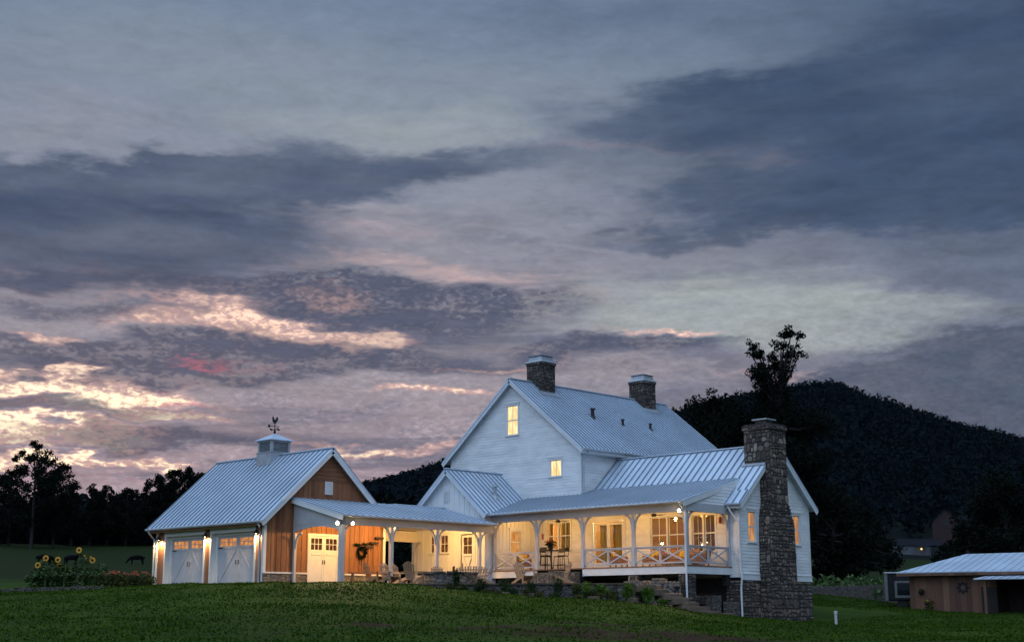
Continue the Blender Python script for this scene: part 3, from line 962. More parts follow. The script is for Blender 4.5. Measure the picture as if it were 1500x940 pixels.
# ------------------------------------------------------------------ farmhouse
house = thing('farmhouse', 'white two storey farmhouse with standing seam metal roofs, porch and stone chimney', 'house')
FX0, FX1, FY1 = -10.0, 0.0, 13.35
RZ, EZ = 10.68, 6.37
SL = (RZ - EZ) / 5.43
wall_top = EZ + SL * 0.43 - 0.12
# main block
g = MB()
up_w = (-5.50, -4.63, 7.54, 9.19); lo_w = (-2.22, -1.40, 5.03, 5.91)
front = [(FX0, -0.9), (FX1, -0.9), (FX1, wall_top), (-5, wall_top + SL * 5), (FX0, wall_top)]
w2 = (-2.48, -0.80, 1.15, 2.58)
HM = [up_w, lo_w, w2]
clad(g, (0, 0, 0), X_, [(x, z) for x, z in front], HM, 0.155)
clad(g, (0, 0, 0), Y_, [(0, -0.9), (FY1, -0.9), (FY1, wall_top), (0, wall_top)], (), 0.155)
clad(g, (FX0, FY1, 0), -Y_, [(0, -0.9), (FY1, -0.9), (FY1, wall_top), (0, wall_top)])
clad(g, (0, FY1, 0), -X_, [(0, -0.9), (10, -0.9), (10, wall_top), (5, wall_top + SL * 5), (0, wall_top)])
g.build('wall', M['siding'], house)
# wing
WX1, WY1, WRZ, WEZ = 9.96, 5.98, 6.0, 2.94
WSL = (WRZ - WEZ) / 3.34
wwt = WEZ + WSL * 0.35 - 0.12
fr = (0.80, 2.86, 0.02, 2.45)
bw1 = (4.59, 6.72, 0.75, 2.52); bw2 = (7.18, 8.56, 0.75, 2.52)
g = MB()
clad(g, (0, 0, 0), X_, [(0.001, -0.5), (WX1, -0.5), (WX1, wwt), (0.001, wwt)], [fr, bw1, bw2], 0.155)
gw1 = (0.72, 1.30, 1.17, 2.60); gw2 = (4.55, 5.13, 1.17, 2.60)
clad(g, (WX1, 0, 0), Y_, [(0, -0.5), (WY1, -0.5), (WY1, wwt), (WY1 / 2, wwt + WSL * WY1 / 2), (0, wwt)], [gw1, gw2], 0.155)
clad(g, (WX1, WY1, 0), -X_, [(0, -0.5), (9.95, -0.5), (9.95, wwt), (0, wwt)])
g.build('wall', M['siding'], house)
# entry ell, board and batten
EX0, EX1, EY = -8.62, -3.25, -3.9
ERX, ERZ, EEZ = -5.93, 5.43, 2.90
ESL = (ERZ - EEZ) / 3.03
ewt = EEZ + ESL * 0.35 - 0.10
ew = (-1.98, -1.24, 0.95, 2.12)
win_a = (-7.42, -6.78, 1.00, 1.95); win_b = (-6.66, -6.02, 1.00, 1.95)
dr = (-5.03, -4.05, -0.72, 1.93)
g = MB()
gab = [(EX0, -0.9), (EX1, -0.9), (EX1, ewt), (ERX, ewt + ESL * 2.68), (EX0, ewt)]
clad(g, (0, EY, 0), X_, gab, [win_a, win_b, dr])
battens(g, (0, EY, 0), X_, gab, [win_a, win_b, dr], 0.40)
side = [(EY, -0.9), (0, -0.9), (0, ewt), (EY, ewt)]
clad(g, (EX1, 0, 0), Y_, side, [ew]); battens(g, (EX1, 0, 0), Y_, side, [ew], 0.30)
clad(g, (EX0, 0, 0), -Y_, [(0, -0.9), (3.9, -0.9), (3.9, ewt), (0, ewt)])
g.build('wall', M['white'], house)

# corner boards, frieze boards, skirts
g = MB()
cb = 0.12
def corner(x, y, z0, z1, sx, sy):
    # two boards wrapping a corner whose outside faces look towards sx and sy
    g.box(min(x, x - sx * cb), max(x, x - sx * cb), min(y + sy * .004, y + sy * .034), max(y + sy * .004, y + sy * .034), z0, z1)
    g.box(min(x + sx * .001, x + sx * .034), max(x + sx * .001, x + sx * .034), min(y - sy * cb, y + sy * .034), max(y - sy * cb, y + sy * .034), z0, z1)
corner(0, 0, 3.9, wall_top - .02, 1, -1)
corner(FX0, 0, 2.5, wall_top - .02, -1, -1)
corner(WX1, 0, -.5, wwt - .02, 1, -1)
corner(WX1, WY1, -.5, wwt - .02, 1, 1)
corner(EX1, EY, -.85, ewt - .05, 1, -1)
g.box(WX1 + .036, WX1 + .06, -.04, WY1 + .04, -.62, -.36)          # skirt board over the stone
g.box(WX1 + .02, WX1 + .085, -.05, WY1 + .05, -.36, -.33)
build_each(g, 'trim_board', M['trim'], house)

# stone foundation
g = MB()
g.box(9.1, WX1 + .03, -.02, WY1 + .02, -3.6, -.622)
g.box(-.2, 9.1, .25, WY1 + .02, -3.6, -.52)
g.box(FX0, 0, .1, FY1 - .05, -2.2, -.92)
g.box(EX0 + .05, EX1 - .05, EY + .05, 0, -2.0, -.92)
FND = g.build('foundation', M['mortar'], house)

g = MB()
stones(g, (WX1 + .03, 0, 0), Y_, 0, 1.5, -3.0, -.63); stones(g, (WX1 + .03, 0, 0), Y_, 3.75, WY1 + .02, -3.0, -.63)
stones(g, (0, -.02, 0), X_, 9.1, WX1 + .02, -3.0, -.63)
g.build('stone_facing', M['fieldstone'], FND)

# roofs
g = MB()
xe0, xe1 = -10.43, 0.43
y0, y1 = -0.38, FY1 + .38
roof_plane(g, [(xe1, y0, EZ), (xe1, y1, EZ), (-5, y1, RZ), (-5, y0, RZ)], gap=.30)
roof_plane(g, [(xe0, y0, EZ), (xe0, y1, EZ), (-5, y1, RZ), (-5, y0, RZ)])
g.bar((-5, y0 - .01, RZ + .012), (-5, y1 + .01, RZ + .012), .26, .05)
g.build('roof', M['metal'], house)
g = MB()
wx1 = 10.34
roof_plane(g, [(0.02, -0.38 + .74, WEZ - .03 * 0 + WSL * .71), (wx1, .36, WEZ + WSL * .71), (wx1, 2.99, WRZ), (0.02, 2.99, WRZ)], gap=.42)
roof_plane(g, [(9.42, -0.35, WEZ), (wx1, -0.35, WEZ), (wx1, .359, WEZ + WSL * .709), (9.42, .359, WEZ + WSL * .709)], gap=.42)
roof_plane(g, [(0.02, 6.33, WEZ), (wx1, 6.33, WEZ), (wx1, 2.99, WRZ), (0.02, 2.99, WRZ)])
g.bar((0.04, 2.99, WRZ + .012), (wx1 + .01, 2.99, WRZ + .012), .24, .05)
g.build('roof', M['metal'], house)
g = MB()
ey0 = -4.27
PS = .275; PY0, PZ0 = -3.84, 2.91
pz = lambda y: PZ0 + PS * (y - PY0)
vx = lambda z: ERX + (ERZ - z) / ESL              # entry roof x at a height, right slope
roof_plane(g, [(vx(EEZ), ey0, EEZ), (vx(EEZ), PY0, EEZ), (vx(pz(0)), 0, pz(0)), (ERX, 0, ERZ), (ERX, ey0, ERZ)], gap=.33)
roof_plane(g, [(ERX - 3.03, ey0, EEZ), (ERX - 3.03, 0, EEZ), (ERX, 0, ERZ), (ERX, ey0, ERZ)])
g.bar((ERX, ey0 - .01, ERZ + .012), (ERX, -.03, ERZ + .012), .22, .05)
g.build('roof', M['metal'], house)
g = MB()
yi = (PZ0 - PS * PY0 - (WEZ + WSL * .35)) / (WSL - PS)           # porch sheet meets the wing roof
PXE = 9.62
roof_plane(g, [(vx(pz(PY0)) + .02, PY0, pz(PY0)), (PXE, PY0, pz(PY0)), (PXE - .25, yi, pz(yi) + .005), (.02, yi, pz(yi) + .005), (0.02, 0.0, pz(0)), (vx(pz(0)) + .02, -.002, pz(0))], gap=.30, thick=.08, rh=.03)
g.build('roof', M['metal'], house)

# rake and fascia boards
g = MB()
def rake(a, b, w=.03, h=.24, drop=.16):
    a, b = Vector(a), Vector(b)
    g.bar(a - Zv * drop, b - Zv * drop, w, h)
rake((-5, y0 + .04, RZ), (xe1 - .02, y0 + .04, EZ)); rake((-5, y0 + .04, RZ), (xe0 + .02, y0 + .04, EZ))
rake((-5, y1 - .04, RZ), (xe1 - .02, y1 - .04, EZ))
rake((wx1 - .03, 2.99, WRZ), (wx1 - .03, -.33, WEZ)); rake((wx1 - .03, 2.99, WRZ), (wx1 - .03, 6.31, WEZ))
rake((ERX, ey0 + .04, ERZ), (vx(EEZ), ey0 + .04, EEZ)); rake((ERX, ey0 + .04, ERZ), (ERX - 3.02, ey0 + .04, EEZ))
rake((PXE - .02, PY0 + .02, pz(PY0)), (PXE - .26, yi - .02, pz(yi)), h=.26, drop=.17)
g.box(xe1 - .03, xe1, y0 + .06, y1 - .06, EZ - .24, EZ - .06)
g.box(9.45, wx1 - .05, -.34, -.31, WEZ - .24, WEZ - .06)
# soffits
g.box(.04, xe1 - .03, y0 + .06, y1 - .06, EZ - .27, EZ - .242)
g.box(WX1 + .04, wx1 - .05, -.31, -.01, WEZ - .26, WEZ - .23)
build_each(g, 'trim_board', M['trim'], house)

# windows
window(house, (0, 0, 0), X_, *up_w, pane='lit_cream', cols=2)
window(house, (0, 0, 0), X_, *lo_w, pane='lit_cream', cols=2, mid=False)
window(house, (0, 0, 0), X_, *w2, pane='glass', cols=2, mul=(-1.64,), depth=.1)
window(house, (0, 0, 0), X_, *bw1, pane='glass', cols=2, mul=(5.655,), depth=.1)
window(house, (0, 0, 0), X_, *bw2, pane='glass', cols=2, mul=(7.87,), depth=.1)
window(house, (WX1, 0, 0), Y_, *gw1, pane='lit_amber', cols=2)
window(house, (WX1, 0, 0), Y_, *gw2, pane='lit_amber', cols=2)
window(house, (EX1, 0, 0), Y_, *ew, pane='lit_amber', cols=2)
window(house, (0, EY, 0), X_, *win_a, pane='lit_dim', cols=2, mid=False, rows=2)
window(house, (0, EY, 0), X_, *win_b, pane='lit_dim', cols=2, mid=False, rows=2)
# gable louvre of the entry
def louvre(parent, o, ex, s0, s1, z0, z1):
    o, ex = Vector(o), Vector(ex); n = ex.cross(Zv); g = MB()
    for a in ((s0 - .05, s0, z0 - .05, z1 + .05), (s1, s1 + .05, z0 - .05, z1 + .05), (s0, s1, z1, z1 + .05), (s0, s1, z0 - .05, z0)):
        g.obox(o, ex, n, Zv, a[0], a[1], .0, .05, a[2], a[3])
    g.obox(o, ex, n, Zv, s0, s1, .002, .01, z0, z1)
    k = z0 + .05
    while k < z1:
        g.obox(o + Zv * k, ex, (n + Zv * -.7).normalized(), (Zv + n * .7).normalized(), s0, s1, .012, .045, -.008, .008); k += .075
    return g.build('gable_vent', M['trim'], parent)
louvre(house, (0, EY, 0), X_, -6.33, -5.99, 3.72, 4.20)

# french doors
def glazed_door(parent, o, ex, s0, s1, z0, z1, pane='glass', cols=1, rows=1, solid=0.35, name='door', m='trim', handle=-1, depth=.06):
    o, ex = Vector(o), Vector(ex); n = ex.cross(Zv); g = MB()
    B = lambda a0, a1, b0, b1, d0, d1: g.obox(o, ex, n, Zv, a0, a1, d0, d1, b0, b1)
    st = .11
    zl = z0 + solid
    B(s0, s0 + st, z0, z1, -depth, -depth + .045); B(s1 - st, s1, z0, z1, -depth, -depth + .045)
    B(s0 + st, s1 - st, z1 - st, z1, -depth, -depth + .045); B(s0 + st, s1 - st, zl - st, zl, -depth, -depth + .045)
    B(s0 + st, s1 - st, z0, zl - st, -depth + .004, -depth + .03)
    for k in range(1, cols):
        x = s0 + st + (s1 - s0 - 2 * st) * k / cols
        B(x - .014, x + .014, zl, z1 - st, -depth, -depth + .04)
    for k in range(1, rows):
        z = zl + (z1 - st - zl) * k / rows
        B(s0 + st, s1 - st, z - .014, z + .014, -depth + .002, -depth + .038)
    d = g.build(name, M[m], parent)
    q = MB(); q.obox(o, ex, n, Zv, s0 + st, s1 - st, -depth + .006, -depth + .016, zl, z1 - st); q.build('pane', M[pane], d)
    if handle is not None:
        q = MB(); x = (s0 + .055) if handle < 0 else (s1 - .055)
        q.obox(o, ex, n, Zv, x - .022, x + .022, -depth + .046, -depth + .056, z0 + .92, z0 + 1.14)
        q.obox(o, ex, n, Zv, x - .02 if handle > 0 else x - .02, x + .02, -depth + .056, -depth + .10, z0 + 1.0, z0 + 1.035)
        q.build('handle', M['iron'], d)
    return d
glazed_door(house, (0, 0, 0), X_, .84, 1.82, .04, 2.40, handle=1)
glazed_door(house, (0, 0, 0), X_, 1.84, 2.82, .04, 2.40, handle=-1)
# entry door: four lights over a crossbuck panel
d = glazed_door(house, (0, EY, 0), X_, -4.97, -4.11, -.70, 1.87, pane='lit_dim', cols=2, rows=2, solid=1.60, handle=-1)
g = MB()
zc0, zc1 = -.55, .72
g.bar((-4.83, EY - .028, zc0), (-4.25, EY - .028, zc1), .03, .09, up=(1, 0, 0)); g.bar((-4.83, EY - .026, zc1), (-4.25, EY - .026, zc0), .03, .09, up=(1, 0, 0))
g.box(-4.86, -4.22, EY - .05, EY - .012, .78, .84)
g.build('crossbuck', M['trim'], d)
def casing(parent, o, ex, s0, s1, z0, z1, w=.11):
    o, ex = Vector(o), Vector(ex); n = ex.cross(Zv); g = MB()
    g.obox(o, ex, n, Zv, s0 - w, s0, -.08, .035, z0, z1); g.obox(o, ex, n, Zv, s1, s1 + w, -.08, .035, z0, z1)
    g.obox(o, ex, n, Zv, s0 - w - .02, s1 + w + .02, -.08, .045, z1, z1 + w)
    return g.build('door_frame', M['trim'], parent)
casing(house, (0, 0, 0), X_, fr[0], fr[1], fr[2], fr[3]); casing(house, (0, EY, 0), X_, dr[0], dr[1], dr[2], dr[3])
# small porch fittings on the entry wall
g = MB(); g.box(-5.60, -5.48, EY - .07, EY - .004, .02, .28); g.build('mail_slot', M['iron'], house)

# rooms behind the glass
def room(x0, x1, y0, y1, z0, z1, m, power, col=WARM, lz=2.2):
    g = MB()
    g.poly([(x0, y1, z0), (x1, y1, z0), (x1, y1, z1), (x0, y1, z1)])
    g.poly([(x0, y0, z0), (x0, y1, z0), (x0, y1, z1), (x0, y0, z1)])
    g.poly([(x1, y1, z0), (x1, y0, z0), (x1, y0, z1), (x1, y1, z1)])
    g.poly([(x0, y0, z0), (x1, y0, z0), (x1, y1, z0), (x0, y1, z0)])
    g.poly([(x0, y0, z1), (x0, y1, z1), (x1, y1, z1), (x1, y0, z1)])
    o = g.build('room', M[m], house)
    point('room_lamp', ((x0 + x1) / 2, (y0 + y1) / 2, lz), power, col, .15, house)
    return o
room(4.2, 9.0, .13, 4.2, .03, 2.62, 'panel', 280, (1.0, .66, .30), 2.3)
room(.45, 3.3, .13, 2.2, .03, 2.62, 'panel', 230, (1.0, .70, .30), 2.3)
room(-3.0, -.3, .13, 2.4, .03, 2.70, 'panel', 230, (1.0, .68, .30), 2.3)
def drape(x0, x1, z0, z1, y=.22, m='curtain', n=14):
    g = MB(); k = n * 4
    P = [(x0 + (x1 - x0) * i / k, y + .035 * math.sin(2 * PI * i / 4.0 + .4 * math.sin(i))) for i in range(k + 1)]
    for a, b in zip(P, P[1:]): g.poly([(a[0], a[1], z0), (b[0], b[1], z0), (b[0], b[1], z1), (a[0], a[1], z1)])
    return g.build('curtain', M[m], house, True)
M['drape'] = mat('tan_drape', (0.40, 0.24, 0.10), 0.85, var=0.3, scale=6, stretch=(3, .1, .05))
drape(1.10, 1.80, .06, 2.4, n=7); drape(1.95, 2.80, .06, 2.4, n=9)
drape(-1.60, -.82, 1.0, 2.62, n=9); drape(-2.46, -2.2, 1.0, 2.62, m='drape', n=3)
drape(7.92, 8.56, .6, 2.55, m='drape', n=6); drape(7.2, 7.5, .6, 2.55, m='drape', n=3)
# far wall of the sitting room: dark garden windows and hanging lamps
for k in range(4):
    g = MB(); x = 4.45 + k * 1.12
    g.box(x, x + .98, 4.13, 4.18, .75, 1.75); w = g.build('window', M['trim'], house)
    q = MB(); q.box(x + .06, x + .47, 4.12, 4.135, .81, 1.69); q.box(x + .51, x + .92, 4.12, 4.135, .81, 1.69); q.build('pane', M['glass_dark'], w)
for (x, y, z) in ((5.9, 2.2, 1.35), (6.45, 2.3, 1.35)):
    g = MB(); g.lathe([(.012, 1.2), (.012, .22), (.05, .2), (.13, .05), (.14, 0)], 12, (x, y, z)); p = g.build('pendant_lamp', M['iron'], house)
    g = MB(); g.ball((x, y, z - .01), .10, .10, .09, 10, 6); g.build('bulb', M['pendant'], p, True)

# ------------------------------------------------------------------ porch
DPY = -3.32; PXR = 9.40
g = MB(); g.box(EX1 + .02, PXR + .06, DPY - .12, -.03, -.05, 0); g.build('porch_floor', M['deck'], house)
g = MB()
g.box(3.05, PXR + .04, DPY - .09, DPY - .05, -.38, -.052); g.box(EX1 + .02, .0, DPY - .09, DPY - .05, -.38, -.052)
g.box(PXR, PXR + .04, DPY - .05, -.02, -.38, -.052)
g.build('deck_fascia', M['trim'], house)
POSTS = [-3.10, -.05, 3.05, 6.25, 9.38]
BT = 2.45
def post_mesh(x, y, z0, zb, arms=((1, 0), (-1, 0)), w=.15):
    g = MB()
    h = w / 2
    g.box(x - h, x + h, y - h, y + h, z0 + .22, zb)
    g.box(x - h - .03, x + h + .03, y - h - .03, y + h + .03, z0, z0 + .2)
    g.box(x - h - .015, x + h + .015, y - h - .015, y + h + .015, z0 + .2, z0 + .24)
    for (ax, ay) in arms:
        # curved bracket in five pieces
        L, H = .52, .72
        P = []
        for k in range(6):
            t_ = k / 5 * PI / 2
            P.append(Vector((x + ax * (h + (L - h) * (1 - math.cos(t_))), y + ay * (h + (L - h) * (1 - math.cos(t_))), zb - H + H * math.sin(t_) * .99)))
        for a, b in zip(P, P[1:]):
            dd = (b - a).normalized() * .012
            g.bar(a - dd, b + dd, .07, .085, up=(ax, ay, 0))
    return g
for i, x in enumerate(POSTS):
    arms = [(1, 0), (-1, 0)]
    if i == 0: arms = [(1, 0)]
    if i == 4: arms = [(-1, 0), (0, 1)]
    post_mesh(x, DPY, 0, BT, arms).build('post', M['post'], house)
post_mesh(PXR - .02, -.10, 0, BT, [(0, -1)]).build('post', M['post'], house)
g = MB()
g.box(EX1 + .02, PXR + .09, DPY - .10, DPY + .10, BT, pz(DPY) - .10)
g.box(PXR - .11, PXR + .088, DPY + .10, -.02, BT, BT + .40)
g.build('porch_beam', M['post'], house)
g = MB(); clad(g, (PXR + .05, 0, 0), Y_, [(DPY + .1, BT + .36), (0, BT + .36), (.5, pz(.2) - .12), (DPY + .1, pz(DPY + .1) - .12)], (), .155); g.build('wall', M['siding'], house)
g = MB()
g.poly([(EX1 + .02, DPY + .1, BT + .30), (PXR - .11, DPY + .1, BT + .30), (PXR - .11, -.025, BT + .30), (EX1 + .02, -.025, BT + .30)])
g.build('porch_ceiling', M['cream'], house)
# crossed railings
def railing(a, b, n):
    a, b = Vector(a), Vector(b); g = MB()
    d = (b - a) / n
    g.bar(a + Zv * .88, b + Zv * .88, .12, .05); g.bar(a + Zv * .82, b + Zv * .82, .05, .05)
    g.bar(a + Zv * .13, b + Zv * .13, .06, .07)
    for k in range(n):
        p, q = a + d * k, a + d * (k + 1)
        e = d.normalized() * .03
        sd = d.normalized().cross(Zv) * .004
        g.bar(p + e + Zv * .17, q - e + Zv * .79, .045, .065); g.bar(p + e + Zv * .79 + sd, q - e + Zv * .17 + sd, .042, .065)
        if k: g.bar(p + Zv * .10, p + Zv * .80, .08, .08)
    g.bar(a + e * 1.3 + Zv * .0, a + e * 1.3 + Zv * .86, .06, .06); g.bar(b - e * 1.3, b - e * 1.3 + Zv * .86, .06, .06)
    return g.build('railing', M['post'], house)
for (xa, xb) in ((POSTS[0] + .08, POSTS[1] - .08), (POSTS[2] + .08, POSTS[3] - .08), (POSTS[3] + .08, POSTS[4] - .08)):
    railing((xa, DPY, 0), (xb, DPY, 0), 2)
railing((PXR - .02, DPY + .08, 0), (PXR - .02, -.18, 0), 2)
# stone piers under the deck
for (x, y) in ((6.25, DPY + .15), (9.2, DPY + .2)):
    g = MB(); g.box(x - .28, x + .28, y - .28, y + .28, -3.2, -.40); pr_ = g.build('pier', M['mortar'], house)
    g = MB(); stones(g, (x, y - .28, 0), X_, -.28, .28, -2.6, -.42, .2); stones(g, (x + .28, y, 0), Y_, -.28, .28, -2.6, -.42, .2); g.build('stone_facing', M['fieldstone'], pr_)
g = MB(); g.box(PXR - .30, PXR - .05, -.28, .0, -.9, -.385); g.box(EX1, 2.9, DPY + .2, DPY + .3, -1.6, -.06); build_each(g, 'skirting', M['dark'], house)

# ceiling lamps, fans
for x, pw in ((-1.7, 84), (1.5, 84), (4.7, 88), (7.9, 88)):
    g = MB(); g.lathe([(.13, 0), (.13, -.03), (.10, -.04)], 16, (x, -1.75, BT + .298)); f = g.build('ceiling_lamp', M['trim'], house)
    g = MB(); g.lathe([(.09, 0), (.085, -.02), (.0, -.025)], 16, (x, -1.75, BT + .257)); g.build('lens', M['lens'], f)
    point('ceiling_light', (x, -1.75, BT + .10), pw, WARM, .10, house)
for x in (-.1, 6.2):
    g = MB(); g.lathe([(.03, .26), (.03, .1), (.11, .08), (.13, 0), (.10, -.05)], 14, (x, -1.7, BT + .02)); f = g.build('ceiling_fan', M['black_metal'], house)
    q = MB()
    for k in range(5):
        t_ = 2 * PI * k / 5 + .3; dv = Vector((math.cos(t_), math.sin(t_), 0))
        q.obox((x, -1.7, BT + .05), dv, Zv.cross(dv), Zv, .12, .62, -.06, .06, 0, .015)
    q.build('blade', M['black_metal'], f)
# floodlights at the beam corners
def flood(parent, p, dirv, pw, name='floodlight'):
    p = Vector(p); dv = Vector(dirv).normalized(); g = MB()
    g.tube([p, p + dv * .10], .02, 8); g.tube([p + dv * .08, p + dv * .13, p + dv * .24], [.05, .07, .085], 12)
    f = g.build(name, M['trim'], parent)
    q = MB(); q.ball(p + dv * .245, .075, .075, .075, 10, 6); q.build('bulb', M['bulb'], f, True)
    point('flood_beam', p + dv * .36, pw, (1.0, .66, .34), .05, parent, spot=150, blend=.6, aim=dv)
flood(house, (PXR - .1, DPY - .10, BT + .12), (-.25, -.8, -.45), 800)

# chimneys on the main ridge
def ridge_chimney(x, y):
    g = MB(); g.box(x - .58, x + .58, y - .56, y + .56, 9.2, 11.75); g.box(x - .62, x + .62, y - .60, y + .60, 11.62, 11.78)
    c_ = g.build('chimney', M['mortar'], house)
    g = MB(); stones(g, (x, y - .56, 0), X_, -.58, .58, 10.0, 11.6, .15); stones(g, (x + .58, y, 0), Y_, -.56, .56, 9.9, 11.6, .15); stones(g, (x, y - .60, 0), X_, -.62, .62, 11.62, 11.77, .2); stones(g, (x + .62, y, 0), Y_, -.60, .60, 11.62, 11.77, .2); g.build('stone_facing', M['fieldstone'], c_)
    g = MB()
    g.hull8([(x - .66, y - .64, 11.782), (x + .66, y - .64, 11.782), (x + .66, y + .64, 11.782), (x - .66, y + .64, 11.782)],
            [(x - .60, y - .58, 11.87), (x + .60, y - .58, 11.87), (x + .60, y + .58, 11.87), (x - .60, y + .58, 11.87)])
    g.hull8([(x - .52, y - .50, 11.872), (x + .52, y - .50, 11.872), (x + .52, y + .50, 11.872), (x - .52, y + .50, 11.872)],
            [(x - .46, y - .44, 12.17), (x + .46, y - .44, 12.17), (x + .46, y + .44, 12.17), (x - .46, y + .44, 12.17)])
    g.hull8([(x - .56, y - .54, 12.172), (x + .56, y - .54, 12.172), (x + .56, y + .54, 12.172), (x - .56, y + .54, 12.172)],
            [(x - .3, y - .3, 12.26), (x + .3, y - .3, 12.26), (x + .3, y + .3, 12.26), (x - .3, y + .3, 12.26)])
    g.build('chimney_cap', M['zinc'], c_)
    g = MB()   # saddle flashing on the slope
    g.hull8([(x + .58, y - .7, RZ - SL * (x + .58 + 5) + .02), (x + .9, y - .7, RZ - SL * (x + .9 + 5) + .02), (x + .9, y + .7, RZ - SL * (x + .9 + 5) + .02), (x + .58, y + .7, RZ - SL * (x + .58 + 5) + .02)],
            [(x + .58, y - .7, RZ - SL * (x + .58 + 5) + .07), (x + .9, y - .7, RZ - SL * (x + .9 + 5) + .06), (x + .9, y + .7, RZ - SL * (x + .9 + 5) + .06), (x + .58, y + .7, RZ - SL * (x + .58 + 5) + .07)])
    g.build('flashing', M['zinc'], c_)
ridge_chimney(-4.75, 2.0); ridge_chimney(-4.75, 11.1)
# the big stone chimney on the wing gable
g = MB()
cx1 = 10.6
prof = [(-3.6, 1.45, 3.86), (2.05, 1.62, 3.72), (2.45, 1.66, 3.55), (3.05, 1.84, 3.27), (6.62, 1.86, 3.25)]
for a, b in zip(prof, prof[1:]):
    x0 = 9.9 if b[0] < 3.5 else 9.1
    g.hull8([(x0, a[1], a[0]), (cx1, a[1], a[0]), (cx1, a[2], a[0]), (x0, a[2], a[0])], [(x0, b[1], b[0]), (cx1, b[1], b[0]), (cx1, b[2], b[0]), (x0, b[2], b[0])])
g.box(9.04, cx1 + .07, 1.79, 3.32, 6.62, 6.86); g.box(9.1, cx1, 1.86, 3.25, 6.86, 6.93)
ch = g.build('chimney', M['mortar'], house)
g = MB()
pa = [p[0] for p in prof]
edge = lambda z: (float(np.interp(z, pa, [p[1] for p in prof])), float(np.interp(z, pa, [p[2] for p in prof])))
stones(g, (cx1, 0, 0), Y_, 0, 0, -3.0, 6.60, .21, edge)
for z_ in np.arange(-3.0, 6.5, .45):
    yl, yr = edge(z_ + .2); xl = 9.98 if z_ < 4.6 else 9.1
    stones(g, (0, yl, 0), X_, xl, cx1, z_, z_ + .449, .21); stones(g, (0, yr, 0), -X_, -cx1, -xl, z_, z_ + .449, .21)
stones(g, (cx1 + .07, 0, 0), Y_, 1.79, 3.32, 6.62, 6.86, .22); stones(g, (0, 1.79, 0), X_, 9.04, cx1 + .07, 6.62, 6.86, .22)
g.build('stone_facing', M['fieldstone'], ch)
g = MB(); g.box(9.55, 10.15, 2.25, 2.85, 6.93, 7.13); g.build('flue', M['stone_fine'], ch)
g = MB(); g.box(9.42, 10.28, 2.12, 2.98, 7.15, 7.21); g.build('chimney_cap', M['zinc'], ch)
g = MB(); g.obox((9.1, 1.86, WEZ + WSL * (1.86 + .35)), X_, Vector((0, -1, -WSL)).normalized(), Vector((0, -WSL, 1)).normalized(), -.12, 1.24, 0, .16, .02, .06); g.build('flashing', M['zinc'], ch)
# plumbing vents and snow stops
for (x, y, r_, h) in ((-2.47, 3.81, .10, .42), (-2.1, 6.0, .07, .28), (-2.1, 8.51, .07, .28)):
    z = RZ - SL * (x + 5); g = MB(); g.lathe([(r_ * 2.2, -.12), (r_ * 1.1, .06), (r_, .08), (r_, h), (r_ * 1.7, h + .01), (r_ * 1.5, h + .08), (0, h + .1)], 12, (x, y, z)); g.build('roof_vent', M['iron'], house)
x, y = -4.14, -2.28; z = ERZ - ESL * (x - ERX); g = MB(); g.lathe([(.26, -.2), (.11, .08), (.10, .10), (.10, .52), (.19, .54), (.17, .64), (0, .68)], 12, (x, y, z)); g.build('roof_vent', M['gutter'], house)
# gutters and downspouts
g = MB()
g.tube([(xe1 + .06, y0 + .02, EZ - .06), (xe1 + .06, y1 - .02, EZ - .06)], .065, 8)
g.tube([(PXE - 1.0 - 12.0, PY0 - .05, PZ0 - .07), (PXE - .05, PY0 - .05, PZ0 - .07)], .055, 8)
g.tube([(9.4, -.42, WEZ - .06), (wx1, -.42, WEZ - .06)], .065, 8)
g.build('gutter', M['zinc'], house)
def spout(parent, P, m='zinc'):
    g = MB(); g.tube(P, .045, 8); return g.build('downspout', M[m], parent)
spout(house, [(xe1 + .06, .02, EZ - .1), (xe1 + .02, .05, EZ - .28), (.09, .10, EZ - .62), (.085, .10, 4.15)])
spout(house, [(9.62, -.42, WEZ - .1), (9.75, -.36, WEZ - .4), (10.05, -.16, WEZ - .9), (10.05, -.12, -.15), (10.12, -.12, -.5), (10.05, -.12, -.95), (10.06, -.12, gz(10.06, -.12))], 'trim')
spout(house, [(9.42, PY0 - .03, PZ0 - .1), (9.44, DPY - .24, PZ0 - .4), (9.44, DPY - .16, BT), (9.44, DPY - .16, -.5), (9.44, DPY - .16, gz(9.44, DPY) - .05)], 'trim')
# stone steps from porch to terrace
g = MB()
for k in range(4):
    g.box(.12, 2.95, DPY - .14 - .34 * (k + 1), DPY - .14 - .34 * k - .004, -1.3, -.20 * (k + 1) + .02)
g.build('porch_step', M['ledge'], house)
# ------------------------------------------------------------------ garage
gar = thing('garage', 'cedar sided two bay garage with white carriage doors and cupola', 'garage')
GX0, GX1, GY0, GY1 = -15.85, -6.40, -15.50, -8.0
GRZ, GEZ, GYR = 5.92, 2.155, -11.75
GSL = (GRZ - GEZ) / 4.15
gwt = GEZ + GSL * .40 - .12
FL = -.74
o1 = (-14.95, -11.45, -1.3, 1.72); o2 = (-10.78, -7.12, -1.3, 1.72)
dd = (-12.80, -10.98, FL, 1.56)
g = MB()
clad(g, (0, GY0, 0), X_, [(GX0, -1.3), (GX1, -1.3), (GX1, gwt), (GX0, gwt)], [o1, o2])
gpoly = [(GY0, -.24), (GY1, -.24), (GY1, gwt), (GY1 - (4.33 - gwt) / GSL, 4.33), (GY0 + (4.33 - gwt) / GSL, 4.33), (GY0, gwt)]
clad(g, (GX1, 0, 0), Y_, gpoly, [dd]); battens(g, (GX1, 0, 0), Y_, gpoly, [dd, (GY0 + 1.4, GY1, 2.2, 3.45)], .30, w=.06)
